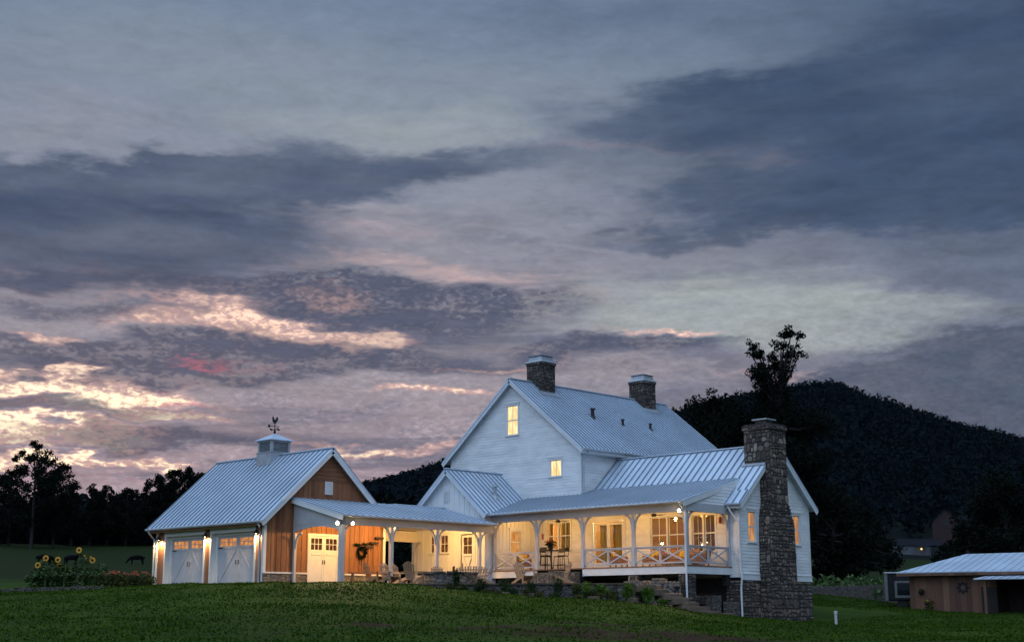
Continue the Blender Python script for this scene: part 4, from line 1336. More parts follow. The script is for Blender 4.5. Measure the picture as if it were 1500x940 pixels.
clad(g, (GX0, 0, 0), -Y_, [(-GY1, -1.3), (-GY0, -1.3), (-GY0, gwt), (-GYR, gwt + GSL * 3.75), (-GY1, gwt)])
clad(g, (0, GY1, 0), -X_, [(-GX1, -1.3), (-GX0, -1.3), (-GX0, gwt), (-GX1, gwt)])
g.build('wall', M['cedar'], gar)
g = MB()
clad(g, (GX1, 0, 0), Y_, [(GY0 + (4.33 - gwt) / GSL, 4.335), (GY1 - (4.33 - gwt) / GSL, 4.335), (GYR, gwt + GSL * 3.75)], (), .22, .025)
g.build('gable_cladding', M['cedar_lap'], gar)
g = MB(); g.box(GX1 + .002, GX1 + .045, GY0 + (4.33 - gwt) / GSL + .05, GY1 - (4.33 - gwt) / GSL - .05, 4.26, 4.37); g.build('gable_board', M['cedar_lap'], gar)
g = MB()
g.box(GX1 - .2, GX1 + .05, GY0 - .03, dd[0] - .11, -1.4, -.30); g.box(GX1 - .2, GX1 + .05, dd[1] + .11, GY1, -1.4, -.30)
g.build('stone_base', M['stone'], gar)
g = MB()
g.box(GX1 + .0, GX1 + .09, GY0 - .05, dd[0] - .112, -.30, -.225); g.box(GX1 + .0, GX1 + .09, dd[1] + .112, GY1 + .01, -.30, -.225)
g.box(GX1 + .001, GX1 + .04, GY0 - .036, GY0 + .12, -.22, gwt); g.box(GX1 - .12, GX1 + .001, GY0 - .036, GY0 - .003, -1.3, gwt)
g.box(GX1 + .001, GX1 + .045, GY1 - .13, GY1 + .02, -.22, 2.2)
g.box(GX0 - .04, GX0 + .12, GY0 - .036, GY0 - .003, -1.3, gwt)
build_each(g, 'trim_board', M['trim'], gar)
# roof
g = MB()
gx0, gx1 = -16.20, -6.05
roof_plane(g, [(gx0, -15.9, GEZ), (gx1, -15.9, GEZ), (gx1, GYR, GRZ), (gx0, GYR, GRZ)], gap=.38)
roof_plane(g, [(gx0, -7.6, GEZ), (gx1, -7.6, GEZ), (gx1, GYR, GRZ), (gx0, GYR, GRZ)], gap=.38)
g.bar((gx0 - .01, GYR, GRZ + .012), (gx1 + .01, GYR, GRZ + .012), .24, .05)
g.build('roof', M['metal'], gar)
g = MB()
def rk(a, b, w=.03, h=.26, drop=.17):
    a, b = Vector(a), Vector(b); g.bar(a - Zv * drop, b - Zv * drop, w, h)
rk((gx1 - .03, GYR, GRZ), (gx1 - .03, -15.88, GEZ)); rk((gx1 - .03, GYR, GRZ), (gx1 - .03, -7.62, GEZ))
rk((gx0 + .03, GYR, GRZ), (gx0 + .03, -15.88, GEZ))
g.poly([(gx1 - .05, -15.85, GEZ - .13), (GX1 + .05, -15.85, GEZ - .13), (GX1 + .05, GYR, GRZ - .15), (gx1 - .05, GYR, GRZ - .15)])
g.poly([(gx1 - .05, -7.65, GEZ - .13), (GX1 + .05, -7.65, GEZ - .13), (GX1 + .05, GYR, GRZ - .15), (gx1 - .05, GYR, GRZ - .15)])
build_each(g, 'rake_board', M['trim'], gar)
g = MB(); g.box(gx0 + .06, gx1 - .06, -15.88, -15.85, GEZ - .24, GEZ - .06); g.box(gx0 + .06, gx1 - .06, -15.849, GY0 - .01, GEZ - .20, GEZ - .17); build_each(g, 'fascia', M['cedar_lap'], gar)
# carriage doors in deep white surrounds
for (a, b, z0, z1) in (o1, o2):
    g = MB(); rec = .36
    g.box(a - .10, a, GY0 - .05, GY0 + rec, -1.3, z1); g.box(b, b + .10, GY0 - .05, GY0 + rec, -1.3, z1)
    g.box(a - .12, b + .12, GY0 - .06, GY0 + rec, z1, z1 + .22); g.box(a - .15, b + .15, GY0 - .10, GY0 - .002, z1 + .22, z1 + .26)
    g.box(a + .0, a + .16, GY0 + rec - .12, GY0 + rec - .002, -1.3, z1 - .0); g.box(b - .16, b, GY0 + rec - .12, GY0 + rec - .002, -1.3, z1)
    g.box(a + .16, b - .16, GY0 + rec - .12, GY0 + rec - .002, z1 - .14, z1)
    g.build('door_frame', M['trim'], gar)
    g = MB(); y = GY0 + rec
    xa, xb, za, zb = a + .16, b - .16, FL - .3, z1 - .14
    g.box(xa, xb, y - .04, y + .03, za, zb)
    xm = (xa + xb) / 2
    lites = []
    for (p, q, s) in ((xa, xm - .006, 1), (xm + .006, xb, -1)):
        B = lambda x0, x1, w0, w1: g.box(x0, x1, y - .065, y - .04, w0, w1)
        B(p, p + .12, za, zb); B(q - .12, q, za, zb); B(p + .12, q - .12, zb - .12, zb); B(p + .12, q - .12, zb - .62, zb - .50); B(p + .12, q - .12, za, za + .42)
        p0, p1 = (p + .16, q - .16) if s > 0 else (q - .16, p + .16)
        g.bar((p0, y - .052, za + .44), (p1, y - .052, zb - .64), .028, .11, up=(1, 0, 0))
        for k in range(4):
            w0 = p + .12 + (q - p - .24) * k / 4; w1 = p + .12 + (q - p - .24) * (k + 1) / 4
            if k: g.box(w0 - .015, w0 + .015, y - .06, y - .04, zb - .50, zb - .12)
            lites.append((w0 + .012, w1 - .012))
        zc = zb - .31; g.box(p + .12, q - .12, y - .058, y - .04, zc - .012, zc + .012)
    dgo = g.build('garage_door', M['post'], gar)
    for k, half in enumerate((lites[:4], lites[4:])):
        q = MB()
        for (w0, w1) in half: q.box(w0, w1, y - .046, y - .041, zb - .50, zb - .12)
        q.build('pane', M['lit_garage'], dgo)
    for s in (-1, 1):
        q = MB(); P = [(xm + s * (.08 + .06 * math.sin(t_)), y - .085, .30 + .10 * math.cos(t_)) for t_ in np.linspace(0, PI, 7)]
        q.tube(P, .018, 6); q.build('handle', M['iron'], dgo)
    for s, x in ((1, xa), (-1, xb)):
        q = MB(); q.box(min(x, x + s * .38), max(x, x + s * .38), y - .08, y - .066, zb - .60, zb - .55); q.build('hinge', M['iron'], dgo)
# sconces shining down the pilasters
for x in (-15.42, -11.12, -6.80):
    g = MB(); z = 1.62
    g.tube([(x, GY0 - .005, z + .20), (x, GY0 - .12, z + .26), (x, GY0 - .17, z + .20), (x, GY0 - .18, z + .12)], .016, 8)
    g.lathe([(.03, .14), (.05, .10), (.13, .0), (.135, -.05), (.125, -.048)], 14, (x, GY0 - .18, z)); s_ = g.build('sconce', M['iron'], gar)
    q = MB(); q.ball((x, GY0 - .18, z - .005), .045, .045, .05, 10, 6); q.build('bulb', M['bulb'], s_, True)
    point('sconce_light', (x, GY0 - .16, z - .09), 220, (1.0, .66, .30), .06, gar, spot=165, blend=.5)
# double service door under the breezeway
casing(gar, (GX1, 0, 0), Y_, *dd)
ym = (dd[0] + dd[1]) / 2
for a, b, h in ((dd[0], ym - .005, 1), (ym + .005, dd[1], -1)):
    d = glazed_door(gar, (GX1, 0, 0), Y_, a, b, FL + .01, dd[3], pane='lit_dim', cols=3, rows=2, solid=1.62, handle=h)
    g = MB(); g.box(GX1 - .03, GX1 + .005, a + .16, b - .16, FL + 1.38, FL + 1.44); g.build('shelf_rail', M['trim'], d)
louvre(gar, (GX1 + .026, 0, 0), Y_, -11.93, -11.56, 3.66, 4.20)
# gutter and spouts
g = MB(); g.tube([(gx0 - .02, -15.97, GEZ - .06), (gx1 + .02, -15.97, GEZ - .06)], .07, 8); g.build('gutter', M['zinc'], gar)
for x in (gx0 + .22, gx1 - .22):
    e = GX0 - .10 if x < -10 else GX1 - .20
    g = MB(); g.tube([(x, -15.97, GEZ - .10), (x + .06, -15.93, GEZ - .26), (e, GY0 - .10, GEZ - .56), (e, GY0 - .09, gz(e, GY0) - .05)], .05, 8); g.build('downspout', M['gutter'], gar)
# cupola
cxx, cyy = -11.05, GYR
g = MB()
hw = .64
zb_ = GRZ - GSL * hw - .05
g.hull8([(cxx - hw, cyy - hw, zb_), (cxx + hw, cyy - hw, zb_), (cxx + hw, cyy + hw, zb_), (cxx - hw, cyy + hw, zb_)], [(cxx - hw, cyy - hw, 6.02), (cxx + hw, cyy - hw, 6.02), (cxx + hw, cyy + hw, 6.02), (cxx - hw, cyy + hw, 6.02)])
g.box(cxx - hw - .03, cxx + hw + .03, cyy - hw - .03, cyy + hw + .03, 6.02, 6.06)
for sx in (-1, 1):
    for sy in (-1, 1):
        a, b = sorted((cxx + sx * .60, cxx + sx * .46)); c_, d_ = sorted((cyy + sy * .60, cyy + sy * .46)); g.box(a, b, c_, d_, 6.06, 6.58)
g.box(cxx - .62, cxx + .62, cyy - .62, cyy + .62, 6.58, 6.66)
cup = g.build('cupola', M['zinc'], gar)
for (o_, e_) in (((cxx, cyy - .56, 0), X_), ((cxx + .56, cyy, 0), Y_), ((cxx, cyy + .56, 0), -X_), ((cxx - .56, cyy, 0), -Y_)):
    q = MB(); nrm = e_.cross(Zv); k = 6.09
    q.obox(o_, e_, nrm, Zv, -.46, .46, -.06, -.05, 6.06, 6.58)
    while k < 6.56:
        q.obox(Vector(o_) + Zv * k, e_, (nrm - Zv * .7).normalized(), (Zv + nrm * .7).normalized(), -.46, .46, -.045, .03, -.008, .008); k += .075
    q.build('louvre', M['zinc'], cup)
q = MB(); hw = .74
q.hull8([(cxx - hw, cyy - hw, 6.665), (cxx + hw, cyy - hw, 6.665), (cxx + hw, cyy + hw, 6.665), (cxx - hw, cyy + hw, 6.665)], [(cxx - hw, cyy - hw, 6.69), (cxx + hw, cyy - hw, 6.69), (cxx + hw, cyy + hw, 6.69), (cxx - hw, cyy + hw, 6.69)])
q.hull8([(cxx - hw, cyy - hw, 6.691), (cxx + hw, cyy - hw, 6.691), (cxx + hw, cyy + hw, 6.691), (cxx - hw, cyy + hw, 6.691)], [(cxx - .03, cyy - .03, 7.08), (cxx + .03, cyy - .03, 7.08), (cxx + .03, cyy + .03, 7.08), (cxx - .03, cyy + .03, 7.08)])
q.build('cupola_roof', M['metal'], cup)
q = MB()
q.tube([(cxx, cyy, 7.05), (cxx, cyy, 7.66)], .022, 8); q.ball((cxx, cyy, 7.17), .07, .07, .10, 8, 6); q.ball((cxx, cyy, 7.27), .05, .05, .07, 8, 6)
RV = Vector((math.cos(YAW), -math.sin(YAW), 0))
c0 = Vector((cxx, cyy, 0))
for dv in (X_, Y_): q.tube([c0 + dv * -.27 + Zv * 7.30, c0 + dv * .27 + Zv * 7.30], .014, 6)
for dv in (X_, Y_, -X_, -Y_): q.ball(c0 + dv * .27 + Zv * 7.30, .05, .05, .05, 8, 5)
q.tube([c0 - RV * .30 + Zv * 7.48, c0 + RV * .24 + Zv * 7.44], .018, 6); q.ball(c0 - RV * .30 + Zv * 7.49, .07, .07, .09, 8, 5)
# rooster: body, neck, comb and tail as one plate with thickness
prof = [(-0.085, 7.643), (-0.017, 7.600), (0.051, 7.629), (0.102, 7.715), (0.170, 7.816), (0.153, 7.931), (0.085, 7.989), (0.060, 7.888), (0.017, 7.816), (-0.034, 7.859), (-0.068, 7.946), (-0.102, 8.003), (-0.153, 7.974), (-0.136, 7.931), (-0.196, 7.917), (-0.136, 7.888), (-0.145, 7.773)]
T_ = FWD * .03
n0 = len(q.v)
q.hull8([c0 + RV * a + Zv * z - T_ for a, z in prof], [c0 + RV * a + Zv * z + T_ for a, z in prof])
q.build('weathervane', M['iron'], cup)

# ------------------------------------------------------------------ breezeway
brz = thing('breezeway', 'open breezeway with white bracketed posts linking cedar garage to farmhouse', 'breezeway')
BX = -2.68
BS = (3.375 - 2.35) / (6.38 - 2.28)
bzx = lambda x: 2.35 + BS * (-2.28 - x)
g = MB()
roof_plane(g, [(-2.28, -14.06, 2.35), (-2.28, EY - .03, 2.35), (-6.34, EY - .03, bzx(-6.34)), (-6.34, -14.06, bzx(-6.34))], gap=.42, thick=.07, rh=.03)
roof_plane(g, [(-6.342, -7.55, bzx(-6.34)), (-6.342, EY - .03, bzx(-6.34)), (-8.5, EY - .03, 2.80), (-8.5, -7.55, 2.80)], gap=.42, thick=.07, rh=.03)
g.bar((-6.34, -7.5, bzx(-6.34) + .012), (-6.34, EY - .03, bzx(-6.34) + .012), .2, .04)
g.build('roof', M['metal'], brz)
g = MB(); g.tube([(-2.22, -14.06, 2.28), (-2.22, EY - .05, 2.28)], .055, 8); g.build('gutter', M['zinc'], brz)
g = MB(); g.bar((-2.30, -14.03, 2.35 - .16), (-6.34, -14.03, bzx(-6.34) - .16), .03, .24); g.build('rake_board', M['trim'], brz)
BBT = 1.90
g = MB(); g.box(BX - .10, BX + .10, -13.70, EY - .04, BBT, 2.28); g.build('beam', M['post'], brz)
# arched gable panel towards the lawn
g = MB()
N_ = 16
for k in range(N_):
    x0 = -6.34 + (3.56) * k / N_; x1 = -6.34 + 3.56 * (k + 1) / N_
    za = lambda x: 1.62 + .26 * math.sin(PI * min(max((x + 6.34) / 3.56, 0), 1)) ** .8
    g.hull8([(x0, -13.84, za(x0)), (x1, -13.84, za(x1)), (x1, -13.70, za(x1)), (x0, -13.70, za(x0))], [(x0, -13.84, bzx(x0) - .09), (x1, -13.84, bzx(x1) - .09), (x1, -13.70, bzx(x1) - .09), (x0, -13.70, bzx(x0) - .09)])
k = 1.98
while k < 3.1:
    xr = -2.28 - (k + .1 + .09 - 2.35) / BS if k > 2.2 else BX - .1
    g.obox((0, -13.841, k), X_, Vector((0, -1, -.12)).normalized(), Vector((0, -.12, 1)).normalized(), -6.32, min(xr, BX - .1), 0, .014, 0, .155); k += .16
g.build('arch_panel', M['post'], brz)
for i, y in enumerate((-13.77, -10.75, -7.80, -4.85)):
    arms = [(0, 1), (0, -1)] if i else [(0, 1), (-1, 0)]
    post_mesh(BX, y, -1.1 if i == 0 else FL - .1, BBT - .002, arms, .17 if i else .22).build('post', M['post'], brz)
post_mesh(-6.28, -13.77, -1.0, 1.62, [(1, 0)], .13).build('post', M['post'], brz)
post_mesh(-8.5, -7.3, FL - .1, 1.62, [(0, 1)]).build('post', M['post'], brz)
post_mesh(-8.52, -4.10, FL - .1, 1.62, [(1, 0)], .17).build('post', M['post'], brz)
g = MB(); g.box(-8.57, -8.43, GY1 - .1, EY - .03, 1.62, 2.20); g.build('header', M['cream'], brz)
g = MB(); g.poly([(-6.38, -13.69, 2.24), (BX - .1, -13.69, 2.24), (BX - .1, EY - .035, 2.24), (-8.5, EY - .035, 2.24), (-8.5, GY1 + .02, 2.24), (-6.38, GY1 + .02, 2.24)]); g.build('ceiling', M['cream'], brz)
g = MB(); g.box(-9.2, -2.3, -14.2, EY - .02, -1.2, FL); tag(g.build('floor_slab', M['paver'], None), 'flagstone floor under the breezeway', 'paving', kind='structure')
for y, pw in ((-12.2, 300), (-9.2, 330), (-6.1, 330)):
    g = MB(); g.lathe([(.12, 0), (.12, -.03), (.09, -.04)], 16, (-4.5, y, 2.236)); f = g.build('ceiling_lamp', M['trim'], brz)
    g = MB(); g.lathe([(.085, 0), (.08, -.02), (0, -.025)], 16, (-4.5, y, 2.196)); g.build('lens', M['lens'], f)
    point('ceiling_light', (-4.5, y, 2.05), pw, WARM, .10, brz)
flood(brz, (BX + .02, -13.86, 2.04), (.1, -.9, -.4), 900)
flood(brz, (BX + .11, -13.45, 2.04), (.9, .15, -.4), 900)

# ------------------------------------------------------------------ terrace, retaining wall, steps
g = MB(); PZ = -.88
g.hull8([(x, y, -2.2) for x, y in PATIO], [(x, y, PZ) for x, y in PATIO])
tag(g.build('terrace', M['paver'], None), 'flagstone terrace in the corner between porch and breezeway', 'terrace', kind='structure')
fr_ = [(0.2, -14.1)] + PATIO[0:5]
g = MB(); cp = MB()
for (a, b) in zip(fr_, fr_[1:]):
    a, b = Vector((*a, 0)), Vector((*b, 0)); d_ = (b - a); L = d_.length; d_.normalize(); nn = Vector((d_.y, -d_.x, 0))
    g.obox(a, d_, nn, Zv, -.02, L + .02, -.30, .04, -2.6, PZ - .052)
    s = 0
    while s < L:
        w_ = min(random.uniform(.55, 1.0), L - s); cp.obox(a, d_, nn, Zv, s + .008, s + w_ - .008, -.34, .11, PZ - .05, PZ + .012); s += w_
rw = thing('retaining_wall', 'low dry stacked stone wall holding up the terrace edge', 'stone wall')
g.build('wall_face', M['ledge'], rw); cp.build('capstone', M['sandstone'], rw)

def rock(name, c, sx, sy, sz, m, rz=0, seed=0):
    rr_ = random.Random(seed); g = MB(); k = 7
    P = [(math.cos(2 * PI * i / k) * sx * rr_.uniform(.8, 1.1), math.sin(2 * PI * i / k) * sy * rr_.uniform(.8, 1.1)) for i in range(k)]
    cs, sn = math.cos(rz), math.sin(rz)
    P = [(x * cs - y * sn, x * sn + y * cs) for x, y in P]
    g.hull8([(c[0] + x * 1.05, c[1] + y * 1.05, c[2] - sz) for x, y in P], [(c[0] + x * .93, c[1] + y * .93, c[2] + rr_.uniform(-.02, .02)) for x, y in P])
    return g.build(name, m, None, bevel=.03)
SG = 'split stone slabs stepping down to the lawn'
ST = [(9.55, -6.45, -.96), (9.95, -6.2, -1.13), (10.35, -6.0, -1.32), (10.75, -5.85, -1.51), (11.15, -5.7, -1.70), (11.6, -5.6, -1.89), (12.05, -5.5, -2.08)]
SL_ = ['split stone slab at the very top of the garden steps', 'second stone slab down from the terrace on the garden steps', 'third stone slab down, beside the corner of the stone pier', 'middle stone slab of the steps in front of the stone pier', 'third stone slab up from the lawn on the garden steps', 'second lowest stone slab of the steps beside the white downspout', 'lowest stone slab of the garden steps lying in the mulch']
for i, (p, l) in enumerate(zip(ST, SL_)):
    tag(rock('stone_slab', p, .62, .75, .30, M['sandstone'], .8 + .1 * (i % 3), i), l, 'stone step', SG)
BG = 'rough boulders along the bed and under the porch'
BL = [((8.6, -4.4, -.62), .40, .32, 'rounded grey boulder at the left below the deck edge'), ((9.0, -4.0, -.75), .45, .35, 'pale grey boulder wedged against the corner pier'),
      ((7.6, -4.5, -.70), .5, .3, 'flat grey boulder under the middle of the deck'), ((6.9, -4.4, -.72), .4, .3, 'grey boulder beside the inner stone pier'),
      ((9.9, -7.9, -1.52), .30, .22, 'small pale stone edging the lawn beside the yellow green shrub'), ((8.9, -9.3, -1.46), .32, .2, 'flat pale stone on the lawn edge below the shrubs'), ((5.6, -11.3, -1.28), .3, .22, 'small white stone on the bed edge in front of the chairs'),
      ((6.5, -10.95, -1.33), .42, .2, 'long pale stone lying at the lawn edge near the middle of the bed'), ((12.7, -4.9, -2.15), .38, .24, 'flat stone at the right end of the bed edging')]
for i, (p, a, b, l) in enumerate(BL):
    z = max(p[2], gz(p[0], p[1]) + .06); tag(rock('boulder', (p[0], p[1], z), a, b, .25, M['sandstone'] if i > 3 else M['ledge'], .7, 40 + i), l, 'boulder', BG)
g = MB(); g.box(9.45, 9.95, -.75, -.15, -3, -1.62); g.box(5.6, 9.45, -1.6, -.9, -3.0, -1.35); tag(g.build('block_wall', M['ledge'], None), 'low grey stone wall in the dark under the porch deck', 'stone wall')
# soil under the deck
g = MB(); g.poly([(EX1, DPY + .35, -1.35), (9.1, DPY + .5, -1.75), (9.1, .2, -1.75), (EX1, .2, -1.35)]); tag(g.build('bare_soil', M['mulch'], None), 'bare soil in the shade under the deck', 'soil', kind='structure')

# ------------------------------------------------------------------ barn-board shed on the right
SRZ = math.atan2(.86, 6.15)
shed = thing('shed', 'brown board shed with hipped pale metal roof at the right edge', 'shed', (8.8, 17.92, -1.95), SRZ)
SW, SD, SH = 9.5, 8.6, 2.06
g = MB()
op = (4.9, 9.0, -.9, 1.62)
clad(g, (0, 0, 0), X_, [(0, -.9), (SW, -.9), (SW, SH), (0, SH)], [op])
clad(g, (0, SD, 0), -Y_, [(0, -.9), (SD, -.9), (SD, SH), (0, SH)])
clad(g, (SW, 0, 0), Y_, [(0, -.9), (SD, -.9), (SD, SH), (0, SH)])
clad(g, (SW, SD, 0), -X_, [(0, -.9), (SW, -.9), (SW, SH), (0, SH)])
g.build('wall', M['old_board'], shed)
g = MB(); ov = .55; rr_ = 1.15
A, B_, C_, D_ = (-ov, -ov, SH), (SW + ov, -ov, SH), (SW + ov, SD + ov, SH), (-ov, SD + ov, SH)
r0, r1 = (1.9, SD / 2, SH + rr_), (SW - 1.9, SD / 2, SH + rr_)
for P in ([A, B_, r1, r0], [B_, C_, r1], [C_, D_, r0, r1], [D_, A, r0]):
    roof_plane(g, P, thick=.05, gap=.45, rib=.022, rh=.014)
g.build('roof', M['metal'], shed)
g = MB(); g.box(-ov + .02, SW + ov - .02, -ov + .02, -ov + .05, SH - .20, SH - .055); g.build('fascia', M['old_board'], shed)
g = MB(); roof_plane(g, [(4.3, -2.0, 1.62), (SW + .6, -2.0, 1.62), (SW + .6, -.02, 1.84), (4.5, -.02, 1.84)], thick=.05, gap=.45, rh=.025); g.build('lean_to_roof', M['metal'], shed)
for x in (4.75, SW + .2):
    g = MB(); g.box(x, x + .14, -1.8, -1.66, -1.2, 1.60); g.build('post', M['old_board'], shed)
g = MB(); g.box(op[0] + .02, op[1], 1.8, 1.85, -.9, 1.62); g.box(op[0] - .02, op[0], 0, 1.8, -.9, 1.62); g.build('stall_back', M['barn_red'], shed)
g = MB(); g.box(4.05, 4.88, -.06, -.002, -.4, 1.22); g.build('door', M['black_metal'], shed)
# barn quilt block, dark diamond star
qb = thing('quilt_block', 'square dark barn quilt sign with pale diamonds on the shed wall', 'wall sign', (8.8, 17.92, -1.95), SRZ)
g = MB(); qx, qz, qs = 3.05, 1.20, .36
D2 = [(qx, qz - qs), (qx + qs, qz), (qx, qz + qs), (qx - qs, qz)]
def plate(P, y0, y1): g.hull8([(a, y0, b) for a, b in P], [(a, y1, b) for a, b in P])
for k in range(8):
    t_ = k * PI / 4; u = Vector((math.cos(t_), math.sin(t_))); w = Vector((-u.y, u.x))
    P = [u * .10, u * .24 + w * .10, u * .38, u * .24 - w * .10]; plate([(qx + p.x, qz + p.y) for p in P], -.03, -.012 - .002 * (k % 2))
g.build('star', M['iron'], qb)
g = MB(); plate([(qx - .34, qz - .34), (qx + .34, qz - .34), (qx + .34, qz + .34), (qx - .34, qz + .34)], -.010, -.002); g.build('board', M['old_board'], qb)
g = MB(); plate([(qx, qz - .10), (qx + .10, qz), (qx, qz + .10), (qx - .10, qz)], -.036, -.031)
g.build('diamond', M['far_white'], qb)
hb = thing('hanging_basket', 'small dark wall basket of plants on the shed boards', 'wall basket', (8.8, 17.92, -1.95), SRZ)
g = MB(); g.lathe([(.02, 0), (.14, .06), (.18, .16)], 10, (.75, -.20, .82)); g.build('basket', M['iron'], hb)
# boxy trailer behind the shed
tr = thing('camper_trailer', 'dark boxy trailer with white framed window half hidden behind the shed', 'trailer', (8.8, 17.92, -1.95), SRZ + .12)
g = MB(); g.box(-2.3, 2.2, 3.6, 6.2, .55, 2.12); g.build('body', M['iron'], tr, bevel=.06)
g = MB(); g.box(-2.36, 2.3, 3.5, 6.3, 2.122, 2.22); g.build('roof', M['gutter'], tr, bevel=.03)
g = MB()
for (a, b, c_, d_) in ((-1.75, 1.2, 1.58, 1.70), (-1.75, 1.2, .72, .86), (-1.75, -1.62, .86, 1.58), (1.05, 1.2, .86, 1.58)): g.box(a, b, 3.55, 3.597, c_, d_)
w = g.build('window', M['pale'], tr)
g = MB(); g.box(-1.61, 1.04, 3.57, 3.594, .87, 1.57); g.build('pane', M['glass_dark'], w)
g = MB(); g.box(-2.34, -2.16, 3.54, 3.597, .56, 2.1); g.build('corner_strip', M['pale'], tr)
g = MB(); g.box(-.6, 2.2, 3.55, 3.8, .0, .52); g.build('skirt_panel', M['far_white'], tr)
for x in (-1.4, .9):
    g = MB(); g.tube([(x, 3.7, .32), (x, 3.95, .32)], .32, 16); g.build('wheel', M['black_metal'], tr)
# curved stone wall and the tall plants above it
g = MB()
WP = [(-9, 30.0), (-5, 29.5), (-2, 29.0), (.6, 28.2), (2.6, 26.4), (4.4, 24.2), (5.8, 22.3)]
for (a, b) in zip(WP, WP[1:]):
    a3, b3 = Vector((*a, 0)), Vector((*b, 0)); d_ = b3 - a3; L = d_.length; d_.normalize(); nn = Vector((d_.y, -d_.x, 0))
    za, zb2 = gz(*a), gz(*b)
    q0, q1 = a3 - nn * .25, b3 - nn * .25
    ta = .18 if a[0] > 3 else .55
    tb = -.25 if b[0] > 5 else (.18 if b[0] > 3 else .55)
    top = lambda z, h: -.28 + h * 0 + (h - .55)
    g.hull8([a3 + Zv * (za - .8), b3 + Zv * (zb2 - .8), q1 + Zv * (zb2 - .8), q0 + Zv * (za - .8)], [a3 + Zv * top(za, ta), b3 + Zv * top(zb2, tb), q1 + Zv * top(zb2, tb), q0 + Zv * top(za, ta)])
tag(g.build('garden_wall', M['ledge'], None), 'long curved fieldstone wall on the grass left of the shed', 'stone wall')
# white pipe standing in the lawn
p0 = Vector((17.28, -3.75, gz(17.28, -3.75)))
pp = thing('vent_pipe', 'short white capped pipe standing in the lawn right of the house', 'pipe', p0)
g = MB(); g.lathe([(.055, -.2), (.055, .42)], 12); g.build('pipe', M['post'], pp); g = MB(); g.lathe([(.075, .42), (.075, .52), (.05, .54)], 12); g.build('cap', M['post'], pp)

# ------------------------------------------------------------------ distant house and red barn
fh = thing('cottage', 'distant pale cottage with dark roof and a lit porch lamp', 'house', (-150.0, 320.0, 0), 0)
def far_at(px, d):
    t_ = math.atan((px - 750) / 2040) + YAW; return CAM.x + d * math.sin(t_), CAM.y + d * math.cos(t_)
x, y = far_at(1322, 415); fh.scale = (.75,) * 3; fh.location = (x, y, gz(x, y) + .3); fh.rotation_euler = (0, 0, -YAW + .1)
g = MB(); g.box(-5, 9, 0, 7, -2, 3.0); g.build('wall', M['far_white'], fh)
g = MB(); roof_plane(g, [(-5.6, -.6, 3.0), (15, -.6, 3.0), (15, 3.5, 5.6), (-5.6, 3.5, 5.6)], ribs=False); roof_plane(g, [(-5.6, 7.6, 3.0), (15, 7.6, 3.0), (15, 3.5, 5.6), (-5.6, 3.5, 5.6)], ribs=False); g.build('roof', M['grey_roof'], fh)
g = MB(); roof_plane(g, [(3.2, -3.4, 2.5), (8.4, -3.4, 2.5), (7.2, -.3, 3.9), (4.4, -.3, 3.9)], ribs=False); g.build('porch_roof', M['grey_roof'], fh)
for x in (-3.6, -2.0, -.4):
    g = MB(); g.box(x, x + 1.1, -.06, -.01, 1.2, 2.5); g.build('window', M['glass_dark'], fh)
for x in (3.5, 8.0):
    g = MB(); g.box(x, x + .2, -3.2, -3.0, -2, 2.5); g.build('post', M['far_white'], fh)
g = MB(); g.ball((5.6, -1.0, 1.7), .42, .42, .42, 8, 6); g.build('porch_lamp', emit_mat('porch_lamp_glow', (1.0, .66, .25), 1.5), fh)
bn_ = thing('red_barn', 'distant dark red barn with steep gable among the trees', 'barn')
x, y = far_at(1382, 455); bn_.scale = (.75,) * 3; bn_.location = (x, y, gz(x, y) + 4.5); bn_.rotation_euler = (0, 0, -YAW - .25)
g = MB()
clad(g, (0, 0, 0), X_, [(-5.5, -6), (5.5, -6), (5.5, 4.2), (0, 9.2), (-5.5, 4.2)]); clad(g, (5.5, 0, 0), Y_, [(0, -6), (16, -6), (16, 4.2), (0, 4.2)])
g.box(5.6, 15, 3, 10, -6, 4.0)
g.build('wall', M['barn_red'], bn_)
g = MB(); roof_plane(g, [(-6.1, -.5, 3.7), (-6.1, 16.5, 3.7), (0, 16.5, 9.35), (0, -.5, 9.35)], ribs=False); roof_plane(g, [(6.1, -.5, 3.7), (6.1, 16.5, 3.7), (0, 16.5, 9.35), (0, -.5, 9.35)], ribs=False)
roof_plane(g, [(5, 2.6, 4.0), (16, 2.6, 4.0), (16, 6.5, 7.0), (5, 6.5, 7.0)], ribs=False); g.build('roof', M['grey_roof'], bn_)
g = MB(); g.box(-1.2, 1.2, -.08, -.01, 2.5, 5.0); g.build('hayloft_door', M['iron'], bn_)
g = MB(); g.ball((9.5, 1.9, 6.2), .30, .30, .30, 8, 6); g.build('yard_lamp', emit_mat('yard_lamp_glow', (.8, .9, 1.0), 0.7), bn_)
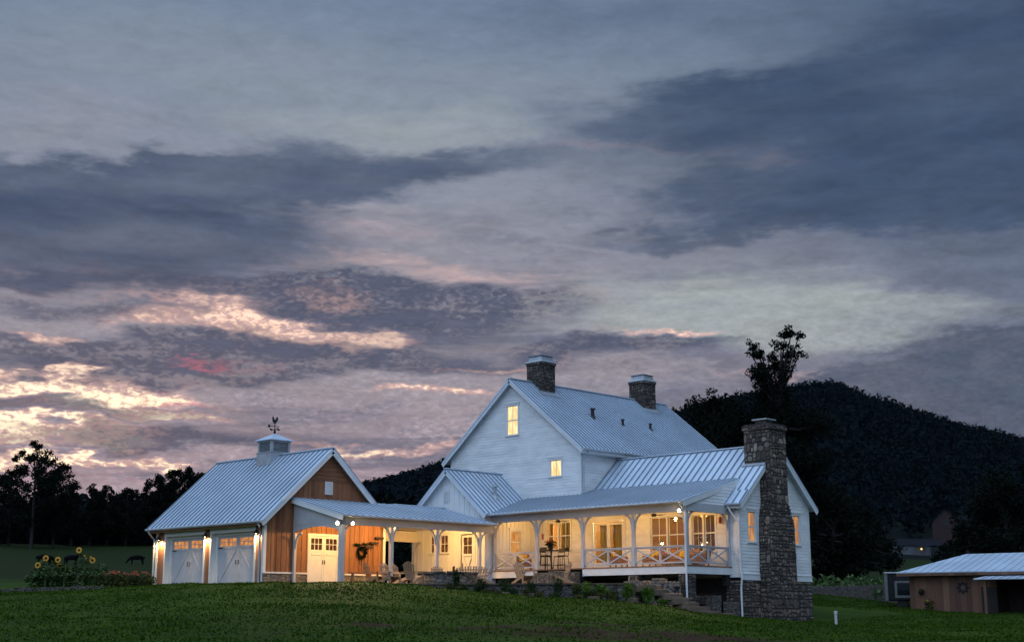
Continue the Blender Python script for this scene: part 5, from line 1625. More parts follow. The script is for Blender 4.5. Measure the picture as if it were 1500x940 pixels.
# ------------------------------------------------------------------ terrace and porch furniture
def adirondack(name, label, w=.58, slats=6, m='adirondack', group=None, cat='chair'):
    r = thing(name, label, cat, (0, 0, 0), 0, group)
    g = MB()
    for k in range(6):                                   # seat slats, falling to the back
        y = -.30 + k * .10; z = .37 - k * .028
        g.obox((0, y, z), X_, Vector((0, 1, -.28)).normalized(), Vector((0, .28, 1)).normalized(), -w / 2, w / 2, 0, .088, -.012, .012)
    g.build('seat', M[m], r)
    g = MB(); bd = Vector((0, .34, 1)).normalized(); bn_ = Vector((0, 1, -.34)).normalized()
    for k in range(slats):                               # fan of back slats with a rounded top
        u = (k + .5) / slats * 2 - 1
        x = u * w * .46; L = .80 - .16 * u * u * (1 if w < .8 else .4)
        o = Vector((x * .86, .24, .24)); tip = Vector((u * w * .54, .24, .24)) + bd * L
        d_ = (tip - o).normalized(); sd = bn_.cross(d_).normalized()
        hw_ = w / slats * .32
        g.obox(o, d_, sd, bn_, 0, L, -hw_, hw_, -.011, .011)
    g.build('backrest', M[m], r)
    g = MB(); g.obox((0, .27, .50), X_, bd, bn_, -w * .5, w * .5, 0, .07, .012, .034); g.obox((0, .37, .80), X_, bd, bn_, -w * .45, w * .45, 0, .06, .012, .034); g.build('back_rail', M[m], r)
    for s in (-1, 1):
        g = MB(); x = s * (w / 2 + .045)
        g.hull8([(x - .055, -.42, .55), (x + .07 * s + .055 * (s > 0) - .0 * s, -.42, .55), (x + .04, .34, .55), (x - .04, .34, .55)] if s > 0 else [(x - .125, -.42, .55), (x + .055, -.42, .55), (x + .04, .34, .55), (x - .04, .34, .55)],
                [(x - .055, -.42, .575), (x + .125, -.42, .575), (x + .04, .34, .575), (x - .04, .34, .575)] if s > 0 else [(x - .125, -.42, .575), (x + .055, -.42, .575), (x + .04, .34, .575), (x - .04, .34, .575)])
        g.build('armrest', M[m], r)
        g = MB(); g.bar((x - s * .02, -.34, 0), (x - s * .02, -.34, .548), .03, .09, up=(0, 1, 0)); g.build('leg', M[m], r)
        g = MB(); xx = s * (w / 2 + .012)
        g.bar((xx, -.36, .36), (xx, .52, .03), .028, .11); g.build('leg', M[m], r)
    return r
CG = 'slatted adirondack chairs on the terrace'
proto = adirondack('adirondack_chair', 'reddish lit adirondack chair nearest the cedar wall beside the wooden bench', m='adirondack', group=CG)
def face(p, q): return math.atan2(q[1] - p[1], q[0] - p[0]) + PI / 2
PIT = (0.75, -10.25)
CH = [((-1.15, -13.05), face((-1.15, -13.05), (3.0, -11.5)), None),
      ((-.55, -12.62), face((-.55, -12.62), (3.4, -13.4)) + .2, 'grey adirondack chair right in front of the second breezeway post, seen from its side'),
      ((-1.55, -10.95), face((-1.55, -10.95), PIT) + .1, 'grey adirondack chair with rounded back before the dark open passage'),
      ((.75, -12.35), face((.75, -12.35), (-.2, -11.0)) - .3, 'adirondack chair just left of the stone fire pit, turned towards it'),
      ((-1.95, -8.35), face((-1.95, -8.35), PIT), 'adirondack chair behind the fire pit, before the third breezeway post'),
      ((4.55, -9.05), face((4.55, -9.05), (5.6, -9.6)) + .3, 'left adirondack chair of the pair at the porch steps'),
      ((5.75, -7.95), face((5.75, -7.95), (5.0, -9.6)), 'right adirondack chair of the pair at the porch steps')]
for i, (p, a, l) in enumerate(CH):
    if i == 0:
        c1 = adirondack('adirondack_chair', 'reddish adirondack chair nearest the cedar wall beside the wooden bench', m='teak', group=CG)  # redder wood than the other chairs, painting warm light onto it
        c1.location = (p[0], p[1], PZ); c1.rotation_euler = (0, 0, a)
    elif i == 1: proto.location = (p[0], p[1], PZ); proto.rotation_euler = (0, 0, a); proto['label'] = l
    else: dup(proto, (p[0], p[1], PZ), a, l)
lv = adirondack('loveseat', 'wide slatted grey loveseat behind the fire pit below the entry door', 1.55, 12, cat='bench'); lv.location = (-.95, -7.1, PZ); lv.rotation_euler = (0, 0, face((-.95, -7.1), (1.5, -10.3)))
fc = adirondack('adirondack_chair', 'adirondack chair with a red striped cushion at the right end of the fire pit', group=CG); fc.location = (1.95, -9.05, PZ); fc.rotation_euler = (0, 0, face((1.95, -9.05), PIT))
m, t = new_mat('striped_cloth')
s3 = t.sep(t.obj()); st_ = t.m('GREATER_THAN', t.m('FRACT', t.m('MULTIPLY', s3[0], 12.0)), 0.5)
t.put(t.b.inputs['Base Color'], t.mix(st_, (0.35, 0.03, 0.03, 1), (0.5, 0.48, 0.45, 1))); t.b.inputs['Roughness'].default_value = .9; M['stripe'] = m
cu = thing('cushion', 'red and white striped cushion leaning on an adirondack chair', 'cushion', fc.location, fc.rotation_euler.z)
g = MB(); bd = Vector((0, .34, 1)).normalized(); bn_ = Vector((0, 1, -.34)).normalized()
P0 = Vector((0, .22, .36))
for a, b, th in ((.21, .21, .03), (.15, .15, .06)): g.obox(P0 + bd * .21, X_, bd, bn_, -a, a, -b, b, -.03 - th, -.03)
g.build('cover', M['stripe'], cu, bevel=.02)
# low side table of the pair
tb = thing('side_table', 'small slatted side table between the two adirondack chairs', 'table', (5.2, -8.55, PZ), .8)
g = MB()
for k in range(5): g.box(-.27 + k * .11, -.175 + k * .11, -.28, .28, .43, .455)
g.build('tabletop', M['adirondack'], tb)
for sx in (-1, 1):
    for sy in (-1, 1): g = MB(); g.bar((sx * .21, sy * .22, 0), (sx * .21, sy * .22, .43), .045, .045); g.build('leg', M['adirondack'], tb)
# wooden bench against the garage wall
bc = thing('wooden_bench', 'low plank bench standing by the cedar wall near the corner post', 'bench', (-3.0, -12.3, FL), 1.4)
g = MB(); g.box(-.62, .62, -.18, .18, .42, .47); g.build('seat', M['teak'], bc)
for sx in (-.46, .46): g = MB(); g.bar((sx, -.15, 0), (sx, -.03, .42), .05, .07, up=(1, 0, 0)); g.bar((sx, .15, 0), (sx, .03, .42), .05, .07, up=(1, 0, 0)); g.build('leg', M['teak'], bc)
# fire pit
fp = thing('fire_pit', 'round dark stacked stone fire pit in the middle of the terrace', 'fire pit', (PIT[0], PIT[1], PZ))
g = MB(); n = 40
pr_ = [(1.40, -.05), (1.36, .50), (1.0, .50), (1.0, .12)]
for i, (r_, z) in enumerate(pr_):
    for k in range(n): t_ = 2 * PI * k / n; g.v.append((r_ * math.cos(t_), r_ * math.sin(t_), z))
for i in range(3):
    for k in range(n): g.f.append([i * n + k, i * n + (k + 1) % n, (i + 1) * n + (k + 1) % n, (i + 1) * n + k])
g.f.append([3 * n + k for k in range(n)]); g.build('ring', M['ledge'], fp)
g = MB()
for k in range(16):
    a, b = 2 * PI * k / 16 + .02, 2 * PI * (k + 1) / 16 - .02
    g.hull8([(r_ * math.cos(t_), r_ * math.sin(t_), .502) for r_, t_ in ((.96, a), (1.44, a), (1.44, (a + b) / 2), (1.44, b), (.96, b), (.96, (a + b) / 2))], [(r_ * math.cos(t_), r_ * math.sin(t_), .57 + .012 * (k % 3)) for r_, t_ in ((.96, a), (1.44, a), (1.44, (a + b) / 2), (1.44, b), (.96, b), (.96, (a + b) / 2))])
g.build('capstone', M['ledge'], fp)
# porch: high bar table with stools, armchairs with yellow cushions, sofa
bt = thing('bar_table', 'black metal high table on the porch beyond the steps', 'table', (-.55, -1.75, 0))
g = MB(); g.lathe([(.42, 1.0), (.42, 1.04)], 20); g.build('tabletop', M['black_metal'], bt)
g = MB(); g.tube([(0, 0, .05), (0, 0, 1.0)], .04, 8); [g.bar((0, 0, .05), (.3 * math.cos(a), .3 * math.sin(a), .02), .05, .03) for a in (0.4, 1.97, 3.54, 5.11)]; g.build('pedestal', M['black_metal'], bt)
pg = thing('potted_geranium', 'pot of red geraniums on the black high porch table', 'potted plant', (-.6, -1.75, 1.04))
g = MB(); g.lathe([(.09, 0), (.13, .18), (.14, .18), (.11, .02)], 12); g.build('pot', M['black_metal'], pg)
def leafq(c, rad, n, size):
    p = rng.normal(0, .5, (n, 3)) * np.array(rad) + np.array(c); a = rng.normal(0, 1, (n, 3)); a /= np.linalg.norm(a, axis=1)[:, None]; b = np.cross(a, rng.normal(0, 1, (n, 3))); b /= np.linalg.norm(b, axis=1)[:, None]
    return np.stack([p - a * size, p + b * size, p + a * size, p - b * size], 1)
for nm, q_, m_ in (('foliage', leafq((0, 0, .30), (.26, .26, .18), 160, .045), 'leaf_near'), ('blossom', leafq((-.08, -.06, .42), (.20, .20, .12), 60, .03), 'geranium')):
    np_mesh(nm, q_.reshape(-1, 3), np.arange(len(q_) * 4).reshape(-1, 4), M[m_], pg)
def stool(label, p, a, first=None):
    if first: return dup(first, p, a, label)
    r = thing('bar_stool', label, 'stool', p, a, 'black bar stools on the porch')
    g = MB(); g.box(-.21, .21, -.20, .20, .70, .75); g.build('seat', M['black_metal'], r, bevel=.02)
    for sx in (-1, 1):
        for sy in (-1, 1): g = MB(); g.tube([(sx * .24, sy * .23, 0), (sx * .18, sy * .17, .70)], .018, 6); g.build('leg', M['black_metal'], r)
    g = MB(); g.tube([(-.19, .19, .74), (-.20, .24, 1.12), (.20, .24, 1.12), (.19, .19, .74)], .018, 6); g.obox((0, .235, 1.0), X_, Y_, Zv, -.19, .19, -.01, .01, -.06, .14); g.build('backrest', M['black_metal'], r)
    g = MB(); g.tube([(-.21, -.21, .28), (.21, -.21, .28), (.21, .21, .28), (-.21, .21, .28), (-.21, -.21, .28)], .012, 6); g.build('footrest', M['black_metal'], r)
    return r
s0 = stool('black bar stool at the left of the high porch table', (-1.15, -1.55, 0), 1.5)
stool('black bar stool at the far side of the high porch table', (-.55, -1.15, 0), 0.1, s0)
stool('black bar stool at the near side of the high porch table', (-.35, -2.35, 0), 3.3, s0); stool('black bar stool at the right of the high porch table', (.15, -1.6, 0), -1.4, s0)
def armchair(label, p, a, w=.75, name='porch_armchair', first=None):
    if first: return dup(first, p, a, label)
    r = thing(name, label, 'armchair' if w < 1 else 'sofa', p, a, 'brown wicker seats along the porch')
    m_ = 'teak'
    g = MB(); g.box(-w / 2, w / 2, -.36, .34, .20, .34); g.build('seat', M[m_], r, bevel=.02)
    g = MB(); g.obox((0, .32, .30), X_, Vector((0, .2, 1)).normalized(), Vector((0, 1, -.2)).normalized(), -w / 2, w / 2, 0, .58, -.04, .06); g.build('backrest', M[m_], r, bevel=.03)
    for s in (-1, 1):
        g = MB(); x = s * w / 2; g.box(min(x, x - s * .09), max(x, x - s * .09), -.36, .36, .30, .60); g.build('armrest', M[m_], r, bevel=.02)
        for y in (-.31, .29): g = MB(); g.box(x - .03, x + .03, y - .03, y + .03, 0, .20); g.build('leg', M[m_], r)
    g = MB(); g.box(-w / 2 + .10, w / 2 - .10, -.35, .26, .345, .46); g.build('seat_cushion', M['adirondack'], r, bevel=.03)
    g = MB(); g.obox((0, .20, .48), X_, Vector((0, .3, 1)).normalized(), Vector((0, 1, -.3)).normalized(), -.22, .22, 0, .36, -.06, .06); g.build('back_cushion', M['yellow'], r, bevel=.04)
    return r
a0 = armchair('wicker armchair with yellow cushion on the porch left of the high table', (-2.0, -2.3, 0), .9)
armchair('wicker armchair with yellow cushion before the french doors', (3.75, -1.5, 0), 1.9, first=a0)
armchair('wicker armchair with yellow cushion beside the inner porch post', (5.5, -1.0, 0), .1, first=a0)
armchair('wicker armchair with yellow cushion near the right end of the porch', (8.6, -1.3, 0), -1.2, first=a0)
sf = armchair('long wicker sofa with yellow cushion under the large porch windows', (7.0, -.75, 0), 0, 1.7, 'porch_sofa')
fb = thing('fruit_bowl', 'small table on the porch with a bowl of red apples', 'table', (7.0, -1.9, 0))
g = MB(); g.lathe([(.34, .44), (.34, .48)], 16); g.build('tabletop', M['teak'], fb)
g = MB(); g.tube([(0, 0, 0), (0, 0, .44)], [.16, .05], 10); g.build('pedestal', M['teak'], fb)
bo = thing('apple_bowl', 'white bowl heaped with red apples on the porch table', 'bowl', (7.0, -1.9, .48))
g = MB(); g.lathe([(.07, 0), (.16, .09), (.17, .10), (.06, .02)], 14); g.build('bowl', M['white'], bo, True)
for k in range(6):
    g = MB(); g.ball((.07 * math.cos(k), .07 * math.sin(k), .11 + .03 * (k % 2)), .045, .045, .042, 8, 6); g.build('apple', M['red'], bo, True)
hf = thing('hanging_feeder', 'small red feeder hanging from the porch beam by the second post', 'bird feeder', (.12, -3.1, 0))
g = MB(); g.lathe([(.02, 1.50), (.07, 1.52), (.05, 1.60), (.05, 1.70), (.07, 1.74), (.01, 1.78)], 10); g.build('body', M['red'], hf); g = MB(); g.tube([(0, 0, 1.77), (0, 0, 2.45)], .006, 5); g.build('wire', M['iron'], hf)
rb = thing('red_lantern', 'small red lantern high on the wall at the right end of the porch', 'lantern', (8.95, -.12, 2.05)); g = MB(); g.lathe([(.05, 0), (.07, .03), (.07, .24), (.02, .32)], 8); g.build('body', M['red'], rb)
g = MB(); g.box(-.01, .01, 0, .095, .30, .32); g.build('bracket', M['iron'], rb)

# things hung on the cedar wall
def leafy(c, rad, n, size, flat=1.0, dirs=None):
    """n small leaf quads scattered in an ellipsoid"""
    p = rng.normal(0, 1, (n, 3)); p /= np.linalg.norm(p, axis=1)[:, None]
    p *= (rng.uniform(0, 1, n) ** .45)[:, None]
    p = p * np.array(rad) + np.array(c)
    a = rng.normal(0, 1, (n, 3)); a /= np.linalg.norm(a, axis=1)[:, None]
    b = np.cross(a, rng.normal(0, 1, (n, 3))); b /= np.linalg.norm(b, axis=1)[:, None]
    s = size * rng.uniform(.6, 1.3, n)[:, None]
    return np.stack([p - a * s, p + b * s * .5, p + a * s, p - b * s * .5], 1)
def leaf_obj(name, quads, m, parent=None):
    Q = np.concatenate(quads); return np_mesh(name, Q.reshape(-1, 3), np.arange(len(Q) * 4).reshape(-1, 4), m, parent)
wr = thing('wall_garland', 'dark wreath with green sprig and ribbons hung on the cedar wall', 'wreath', (GX1 + .06, -9.58, .95))
leaf_obj('greenery', [leafy((.03, -.28, .26), (.04, .26, .06), 90, .06), leafy((.03, .25, .32), (.04, .34, .05), 90, .06)], M['leaf_near'], wr)
leaf_obj('wreath_leaves', [leafy((.04, .24 * math.cos(a), .24 * math.sin(a) - .12), (.05, .09, .09), 26, .07) for a in np.linspace(0, 2 * PI, 12)], M['leaf_dark'], wr)
g = MB()
for y, L in ((-.16, .5), (.0, .85), (.2, .45)): g.bar((.03, y, -.2), (.03, y + .03, -.2 - L), .012, .03, up=(1, 0, 0))
g.build('ribbon', M['bark'], wr)
TG = 'old long handled mallets hung on the cedar wall'
for y, z, l in ((-8.48, 1.60, 'highest and rightmost of the long handled mallets on the cedar wall'), (-8.82, 1.34, 'middle one of the long handled mallets on the cedar wall'), (-9.16, 1.12, 'lowest of the long handled mallets, beside the green sprig')):
    r = thing('wooden_mallet', l, 'mallet', (GX1 + .07, y, z), 0, TG)
    g = MB(); g.box(.0, .14, -.26, .26, -.05, .05); g.build('head', M['bark'], r, bevel=.01); g = MB(); g.tube([(.07, .03, -.05), (.07, .05, -1.15)], .018, 6); g.build('handle', M['teak'], r)

# ------------------------------------------------------------------ planting
SHG = 'shrubs in the bed below the terrace'
def shrub(label, p, rad, n, m='shrub', name='shrub', size=.05):
    rad = (rad[0] * 1.25, rad[1] * 1.25); n = int(n * 1.4); z = gz(*p); r = thing(name, label, 'shrub', (p[0], p[1], z), 0, SHG)
    q = []
    for k in range(7):
        a = rng.uniform(0, 2 * PI); d_ = rng.uniform(0, .5) * rad[0]
        q.append(leafy((d_ * math.cos(a), d_ * math.sin(a), rad[1] * rng.uniform(.45, 1.15)), (rad[0] * .55, rad[0] * .55, rad[1] * .55), n // 7, size))
    leaf_obj('foliage', q, M[m], r)
    g = MB()
    for k in range(5):
        a = 2 * PI * k / 5; g.tube([(0, 0, -.05), (rad[0] * .4 * math.cos(a), rad[0] * .4 * math.sin(a), rad[1] * 1.1)], [.015, .006], 5)
    g.build('stem', M['bark'], r)
    return r
shrub('bright green rounded shrub beside the top of the stone steps', (10.3, -7.35), (.36, .42), 700)
shrub('bright yellow green upright shrub left of the rounded one', (9.65, -7.9), (.34, .46), 700)
shrub('green bushy shrub under the left end of the deck rail', (8.75, -8.7), (.36, .40), 600)
shrub('small green shrub at the left end of the deck, against the wall', (8.25, -9.0), (.24, .40), 420)
shrub('ochre low shrub at the lawn edge under the deck', (8.75, -9.15), (.40, .2), 500, 'shrub_dull')
shrub('dull green tuft between the yellow green shrub and the boulders', (9.2, -8.45), (.30, .25), 400, 'shrub_dull')
shrub('tiny green shrub low beside the stone steps', (10.85, -7.0), (.25, .14), 300)
shrub('dark narrow evergreen shrub by the left end of the terrace wall', (3.35, -12.15), (.22, .42), 420, 'leaf_near')
shrub('dark low shrub against the terrace wall below the striped cushion', (4.2, -11.5), (.3, .28), 380, 'leaf_near')
shrub('dark bushy shrub against the terrace wall left of the porch chairs', (5.1, -10.75), (.34, .34), 420, 'leaf_near')
shrub('dark shrub in front of the left porch chair', (6.0, -10.15), (.32, .34), 420, 'leaf_near')
shrub('dark tall shrub in front of the right porch chair', (7.0, -9.5), (.28, .42), 420, 'leaf_near')
shrub('olive shrub at the wall end just before the deck', (7.75, -9.05), (.26, .34), 380, 'shrub_dull')

for k in range(16):
    f = rng.uniform(0, 1); x = 3.2 + 6.2 * f + rng.uniform(-.2, .5); y = -12.6 + 3.9 * f + rng.uniform(-.5, .1); h = rng.uniform(.14, .30)
    r = thing('perennial', 'low leafy perennial in the mulch below the terrace wall', 'plant', (x, y, gz(x, y)), rng.uniform(0, 6), 'low perennials in the bed')
    leaf_obj('foliage', [leafy((rng.uniform(-.12, .12), rng.uniform(-.12, .12), h * .6), (.2, .2, h * .6), 110, .05) for _ in range(2)], M['shrub_dull' if k % 3 else 'leaf_near'], r)
# sunflower patch
def leaf_blade(mb, p, d, L, w):
    p, d = Vector(p), Vector(d).normalized(); s = d.cross(Zv).normalized()
    a, b = p + d * L * .4 + Zv * .02, p + d * L - Zv * L * .35
    mb.poly([p, a + s * w, b, a - s * w])
def sunflower(label, p, H, head_r=.13, face_d=None, grp='blooming sunflowers in the patch', bloom=True, name='sunflower'):
    z0 = gz(p[0], p[1]); r = thing(name, label, 'sunflower', (p[0], p[1], z0), 0, grp)
    g = MB(); lx, ly = random.uniform(-.1, .1), random.uniform(-.1, .1)
    g.tube([(0, 0, -.1), (lx * .4, ly * .4, H * .5), (lx, ly, H - .08), (lx + .03, ly - .03, H)], [.018, .015, .012, .012], 6); g.build('stem', M['sun_leaf'], r)
    g = MB(); k = .18
    while k < H * .92:
        a = k * 9.0 + random.uniform(-.5, .5); leaf_blade(g, (lx * k / H, ly * k / H, k), (math.cos(a), math.sin(a), .25), random.uniform(.24, .42), random.uniform(.07, .13)); k += random.uniform(.07, .12)
    g.build('leaf', M['sun_leaf'], r)
    if bloom:
        fd = Vector(face_d or (.68, -.72, .12)).normalized(); c = Vector((lx + .03, ly - .03, H)) + fd * .05
        s = fd.cross(Zv).normalized(); u = s.cross(fd)
        g = MB(); nb = 18
        for k in range(nb):
            a = 2 * PI * k / nb; rd = s * math.cos(a) + u * math.sin(a); tn = u * math.cos(a) - s * math.sin(a)
            g.hull8([c + rd * head_r * .35 + tn * .022, c + rd * head_r * .7 + tn * .03, c + rd * head_r * 1.08, c + rd * head_r * .7 - tn * .03, c + rd * head_r * .35 - tn * .022],
                    [q + fd * .008 for q in (c + rd * head_r * .35 + tn * .022, c + rd * head_r * .7 + tn * .03, c + rd * head_r * 1.08, c + rd * head_r * .7 - tn * .03, c + rd * head_r * .35 - tn * .022)])
        g.build('petal', M['petal'], r)
        g = MB(); ring = [c + (s * math.cos(2 * PI * k / 14) + u * math.sin(2 * PI * k / 14)) * head_r * .42 for k in range(14)]
        g.hull8([q - fd * .02 for q in ring], [q + fd * .03 for q in ring]); g.build('flower_disc', M['floret'], r)
    return r
SF = [((-10.13, -24.98), -.08, 'sunflower at the far left of the patch, lowest bloom'), ((-9.93, -24.59), .22, 'sunflower bloom second from the left in the patch'), ((-9.75, -24.25), .16, 'sunflower bloom third from the left in the patch'),
      ((-9.33, -23.46), .60, 'tallest sunflower standing above all others in the patch'), ((-9.00, -22.86), .15, 'large open sunflower at the right end of the patch')]
for p, z, l in SF: sunflower(l, p, z - gz(*p))
sunflower('drooping dark faced sunflower in the middle below the others', (-9.65, -24.05), -.04 - gz(-9.65, -24.05), .13, (.4, -.4, -.8))
sunflower('sunflower seen from its side next to the large right bloom', (-9.08, -23.0), .20 - gz(-9.08, -23.0), .13, (.72, .66, .2))
sunflower('small half open sunflower left of the large right bloom', (-9.2, -23.25), .28 - gz(-9.2, -23.25), .09, (.72, .5, .4))
for k in range(52):
    f = rng.uniform(0, 1); bk_ = rng.uniform(-.5, 1.2); x = -10.45 + 1.65 * f - .75 * bk_; y = -25.4 + 2.9 * f + .65 * bk_
    sunflower('leafy green stalk without flower in the sunflower patch', (x, y), rng.uniform(.65, 1.25), bloom=False, grp='flowerless stalks in the sunflower patch', name='sunflower_stalk')
ed = thing('stone_edging', 'low grey stone edging in front of the sunflower patch', 'edging', (0, 0, 0))
a, b = Vector((-10.9, -26.9, 0)), Vector((-8.75, -22.6, 0)); d_ = (b - a).normalized(); nn = Vector((d_.y, -d_.x, 0)); L = (b - a).length; s = 0; g = MB()
while s < L:
    w_ = random.uniform(.3, .55); p = a + d_ * s; z = gz(p.x, p.y); g.obox((p.x, p.y, z), d_, nn, Zv, 0, w_ - .03, .3, .55, -.2, random.uniform(.10, .16)); s += w_
g.build('kerb_stones', M['ledge'], ed)
ob = thing('flower_bush', 'low green bush with orange red flower spikes beside the sunflowers', 'flower bush', (-8.55, -21.45, gz(-8.55, -21.45)))
leaf_obj('foliage', [leafy((rng.uniform(-.35, .35) + dx * .55, rng.uniform(-.2, .2) + dx * .6, .28), (.42, .42, .30), 170, .07) for dx in np.linspace(-1.2, 1.2, 10)], M['shrub_dull'], ob)
leaf_obj('blossom', [leafy((dx * .55 + rng.uniform(-.2, .2), dx * .6 + rng.uniform(-.1, .1), .55 + rng.uniform(-.06, .14)), (.14, .14, .05), 26, .04) for dx in np.linspace(-1.2, 1.2, 12)], M['orange'], ob)
db = thing('dark_bush', 'dark rounded bush at the left edge beside the sunflower patch', 'bush', (-8.9, -28.9, gz(-8.9, -28.9)))
leaf_obj('foliage', [leafy((rng.uniform(-1.0, .5), rng.uniform(-1.0, .6), rng.uniform(.3, 1.0)), (.7, .7, .6), 260, .10) for k in range(12)], M['leaf_dark'], db)
g = MB(); g.tube([(0, 0, -.2), (0, 0, .7)], [.06, .02], 6); g.build('stem', M['bark'], db)
# tall garden plants above the curved wall, and weeds at the shed
q = []
for k in range(260):
    f = rng.uniform(0, 1); i = min(int(f * 5), 4); t_ = f * 5 - i
    x = WP[i][0] + (WP[i + 1][0] - WP[i][0]) * t_ + rng.uniform(-.2, .9) - .5; y = WP[i][1] + (WP[i + 1][1] - WP[i][1]) * t_ + rng.uniform(.5, 2.4)
    if x > 3.2: continue
    h = rng.uniform(.7, 1.25); z = gz(x, y); q.append(leafy((x, y, z + h * .6), (.22, .22, h * .6), 16, .17))
tag(leaf_obj('garden_plants', q, M['sun_leaf']), 'dense row of tall green garden plants above the curved wall', 'plants', kind='stuff')
wd = thing('yellow_weed', 'weedy plant with yellow flowers at the foot of the shed boards', 'weed', (10.05, 17.7, gz(10.05, 17.7)))
leaf_obj('foliage', [leafy((0, 0, .3), (.35, .2, .35), 150, .07)], M['shrub_dull'], wd); leaf_obj('blossom', [leafy((0, -.1, .52), (.25, .12, .08), 26, .035)], M['petal'], wd)
leaf_obj('basket_plant', [leafy((.75, -.2, 1.02), (.2, .14, .16), 110, .05)], M['leaf_near'], hb)

# ------------------------------------------------------------------ cows
def cow(label, p, rz, down=True, lying=False):
    z = gz(p[0], p[1]); r = thing('cow', label, 'cow', (p[0], p[1], z), rz, 'black cows grazing in the meadow'); r.scale = (.92,) * 3
    hz = 0 if not lying else -.55
    J = [((-.85, 0, 1.12), .26, -1), ((-.35, 0, 1.05), .37, 0), ((.25, 0, 1.02), .38, 1), ((.72, 0, 1.05), .29, 2)]
    if down: J += [((1.10, 0, .80), .17, 3), ((1.38, 0, .42), .14, 4), ((1.52, .03, .18), .09, 5)]
    else: J += [((1.10, 0, 1.28), .18, 3), ((1.38, 0, 1.40), .15, 4), ((1.66, 0, 1.26), .09, 5)]
    nh = 4
    for sx, sy in ((.62, .17), (.70, -.17), (-.70, .17), (-.80, -.17)):
        root = 3 if sx > 0 else 0
        k = len(J)
        if sx > 0: J += [((sx, sy, .62), .12, root), ((sx + .02, sy, .34), .075, k), ((sx + .0, sy, .04), .07, k + 1)]
        else: J += [((sx + .06, sy, .66), .14, root), ((sx - .10, sy, .40), .075, k), ((sx - .04, sy, .04), .07, k + 1)]
    k = len(J); J += [((-1.06, 0, 1.08), .04, 0), ((-1.12, .02, .55), .03, k)]
    hd = 4
    for s in (-1, 1): q = J[hd][0]; J += [((q[0] - .02, s * .20, q[2] + .12), .04, hd)]
    me = bpy.data.meshes.new('body'); me.from_pydata([(a[0], a[1], a[2] + (hz if lying and a[2] > .5 else 0)) for a, _, _ in J], [(i, j[2]) for i, j in enumerate(J) if j[2] >= 0], [])
    me.materials.append(M['cow'])
    o = bpy.data.objects.new('body', me); COL.objects.link(o); o.parent = r
    md = o.modifiers.new('skin', 'SKIN')
    for i, j in enumerate(J):
        me.skin_vertices[0].data[i].radius = (j[1], j[1])
    me.skin_vertices[0].data[0].use_root = True
    sb = o.modifiers.new('sub', 'SUBSURF'); sb.levels = 1; sb.render_levels = 2
    return r
cow('black cow grazing alone in the meadow just left of the garage', (-116.5, 42.95), YAW * -1 + PI + .2)
cow('black cow in the meadow behind the leftmost sunflowers', (-106.96, 25.07), YAW * -1 + .6)
cow('black cow in the meadow behind the tallest sunflower', (-109.98, 30.09), YAW * -1 - .3, down=False)

# ------------------------------------------------------------------ trees
RT = np.array([math.cos(YAW), -math.sin(YAW), 0]); FW = np.array([math.sin(YAW), math.cos(YAW), 0])
def tree(name, label, base, clumps, m='leaf_dark', dens=55, leaf=.22, trunk=.25, group=None, depth=.8, limbs=True):
    """trunk with limbs running to each clump of leaves; clumps are (sideways, height, radius[, away]) in metres"""
    bx_, by_, bz_ = base; r = thing(name, label, 'tree', base, 0, group)
    P = []
    for c in clumps:
        aw = c[3] if len(c) > 3 else rng.uniform(-depth, depth) * max(1.0, c[2])
        P.append((RT * c[0] + FW * aw + np.array([0, 0, c[1]]), c[2]))
    q = []
    for p, rad in P:
        n_ = max(40, int(dens * 3.2 * rad ** 1.9 / (leaf * 4) ** 1.5))
        # a clump is itself a few ragged sub-clumps
        for s in range(4):
            off = rng.normal(0, .42, 3) * rad; q.append(leafy(p + off, (rad * .72, rad * .72, rad * .58), n_ // 4 + 2, leaf))
    leaf_obj('crown', q, M[m], r)
    top = max(p[2] for p, _ in P); g = MB(); cxm = np.mean([p for p, _ in P], 0)
    hmid = np.array([cxm[0] * .5, cxm[1] * .5, top * .45]); htop = np.array([cxm[0], cxm[1], top * .8])
    g.tube([(0, 0, -1), hmid, htop], [trunk, trunk * .7, trunk * .25], 7)
    if limbs:
        for p, rad in P:
            t_ = min(.95, max(.15, (p[2] - top * .18) / (top * .9))); s_ = hmid * (1 - t_) + htop * t_ if t_ > .0 else hmid
            mid = (s_ + p) / 2 + np.array([0, 0, -.15 * rad]); g.tube([s_, mid, p], [trunk * .3, trunk * .2, .02 + trunk * .05], 5, False)
    g.build('trunk', M['bark'], r)
    return r
def at(px, d):
    t_ = math.atan((px - 750) / 2040) + YAW; x, y = CAM.x + d * math.sin(t_), CAM.y + d * math.cos(t_)
    return (x, y, gz(x, y) - .3)
def crown(w, h0, h1, n, top=.35, rmin=.16):
    """loose broad crown"""
    out = []
    for k in range(n):
        f = (k + .5) / n; z = h0 + (h1 - h0) * f; ww = w * (math.sin(PI * min(.97, .18 + .78 * f)) ** .7) * (1 - top * max(0, f - .6))
        out.append((rng.uniform(-ww, ww) * .8, z + rng.uniform(-.4, .4), max(.5, (h1 - h0) * rmin * rng.uniform(.7, 1.25) * (1.15 - .5 * f)), rng.uniform(-ww, ww) * .7))
    return out
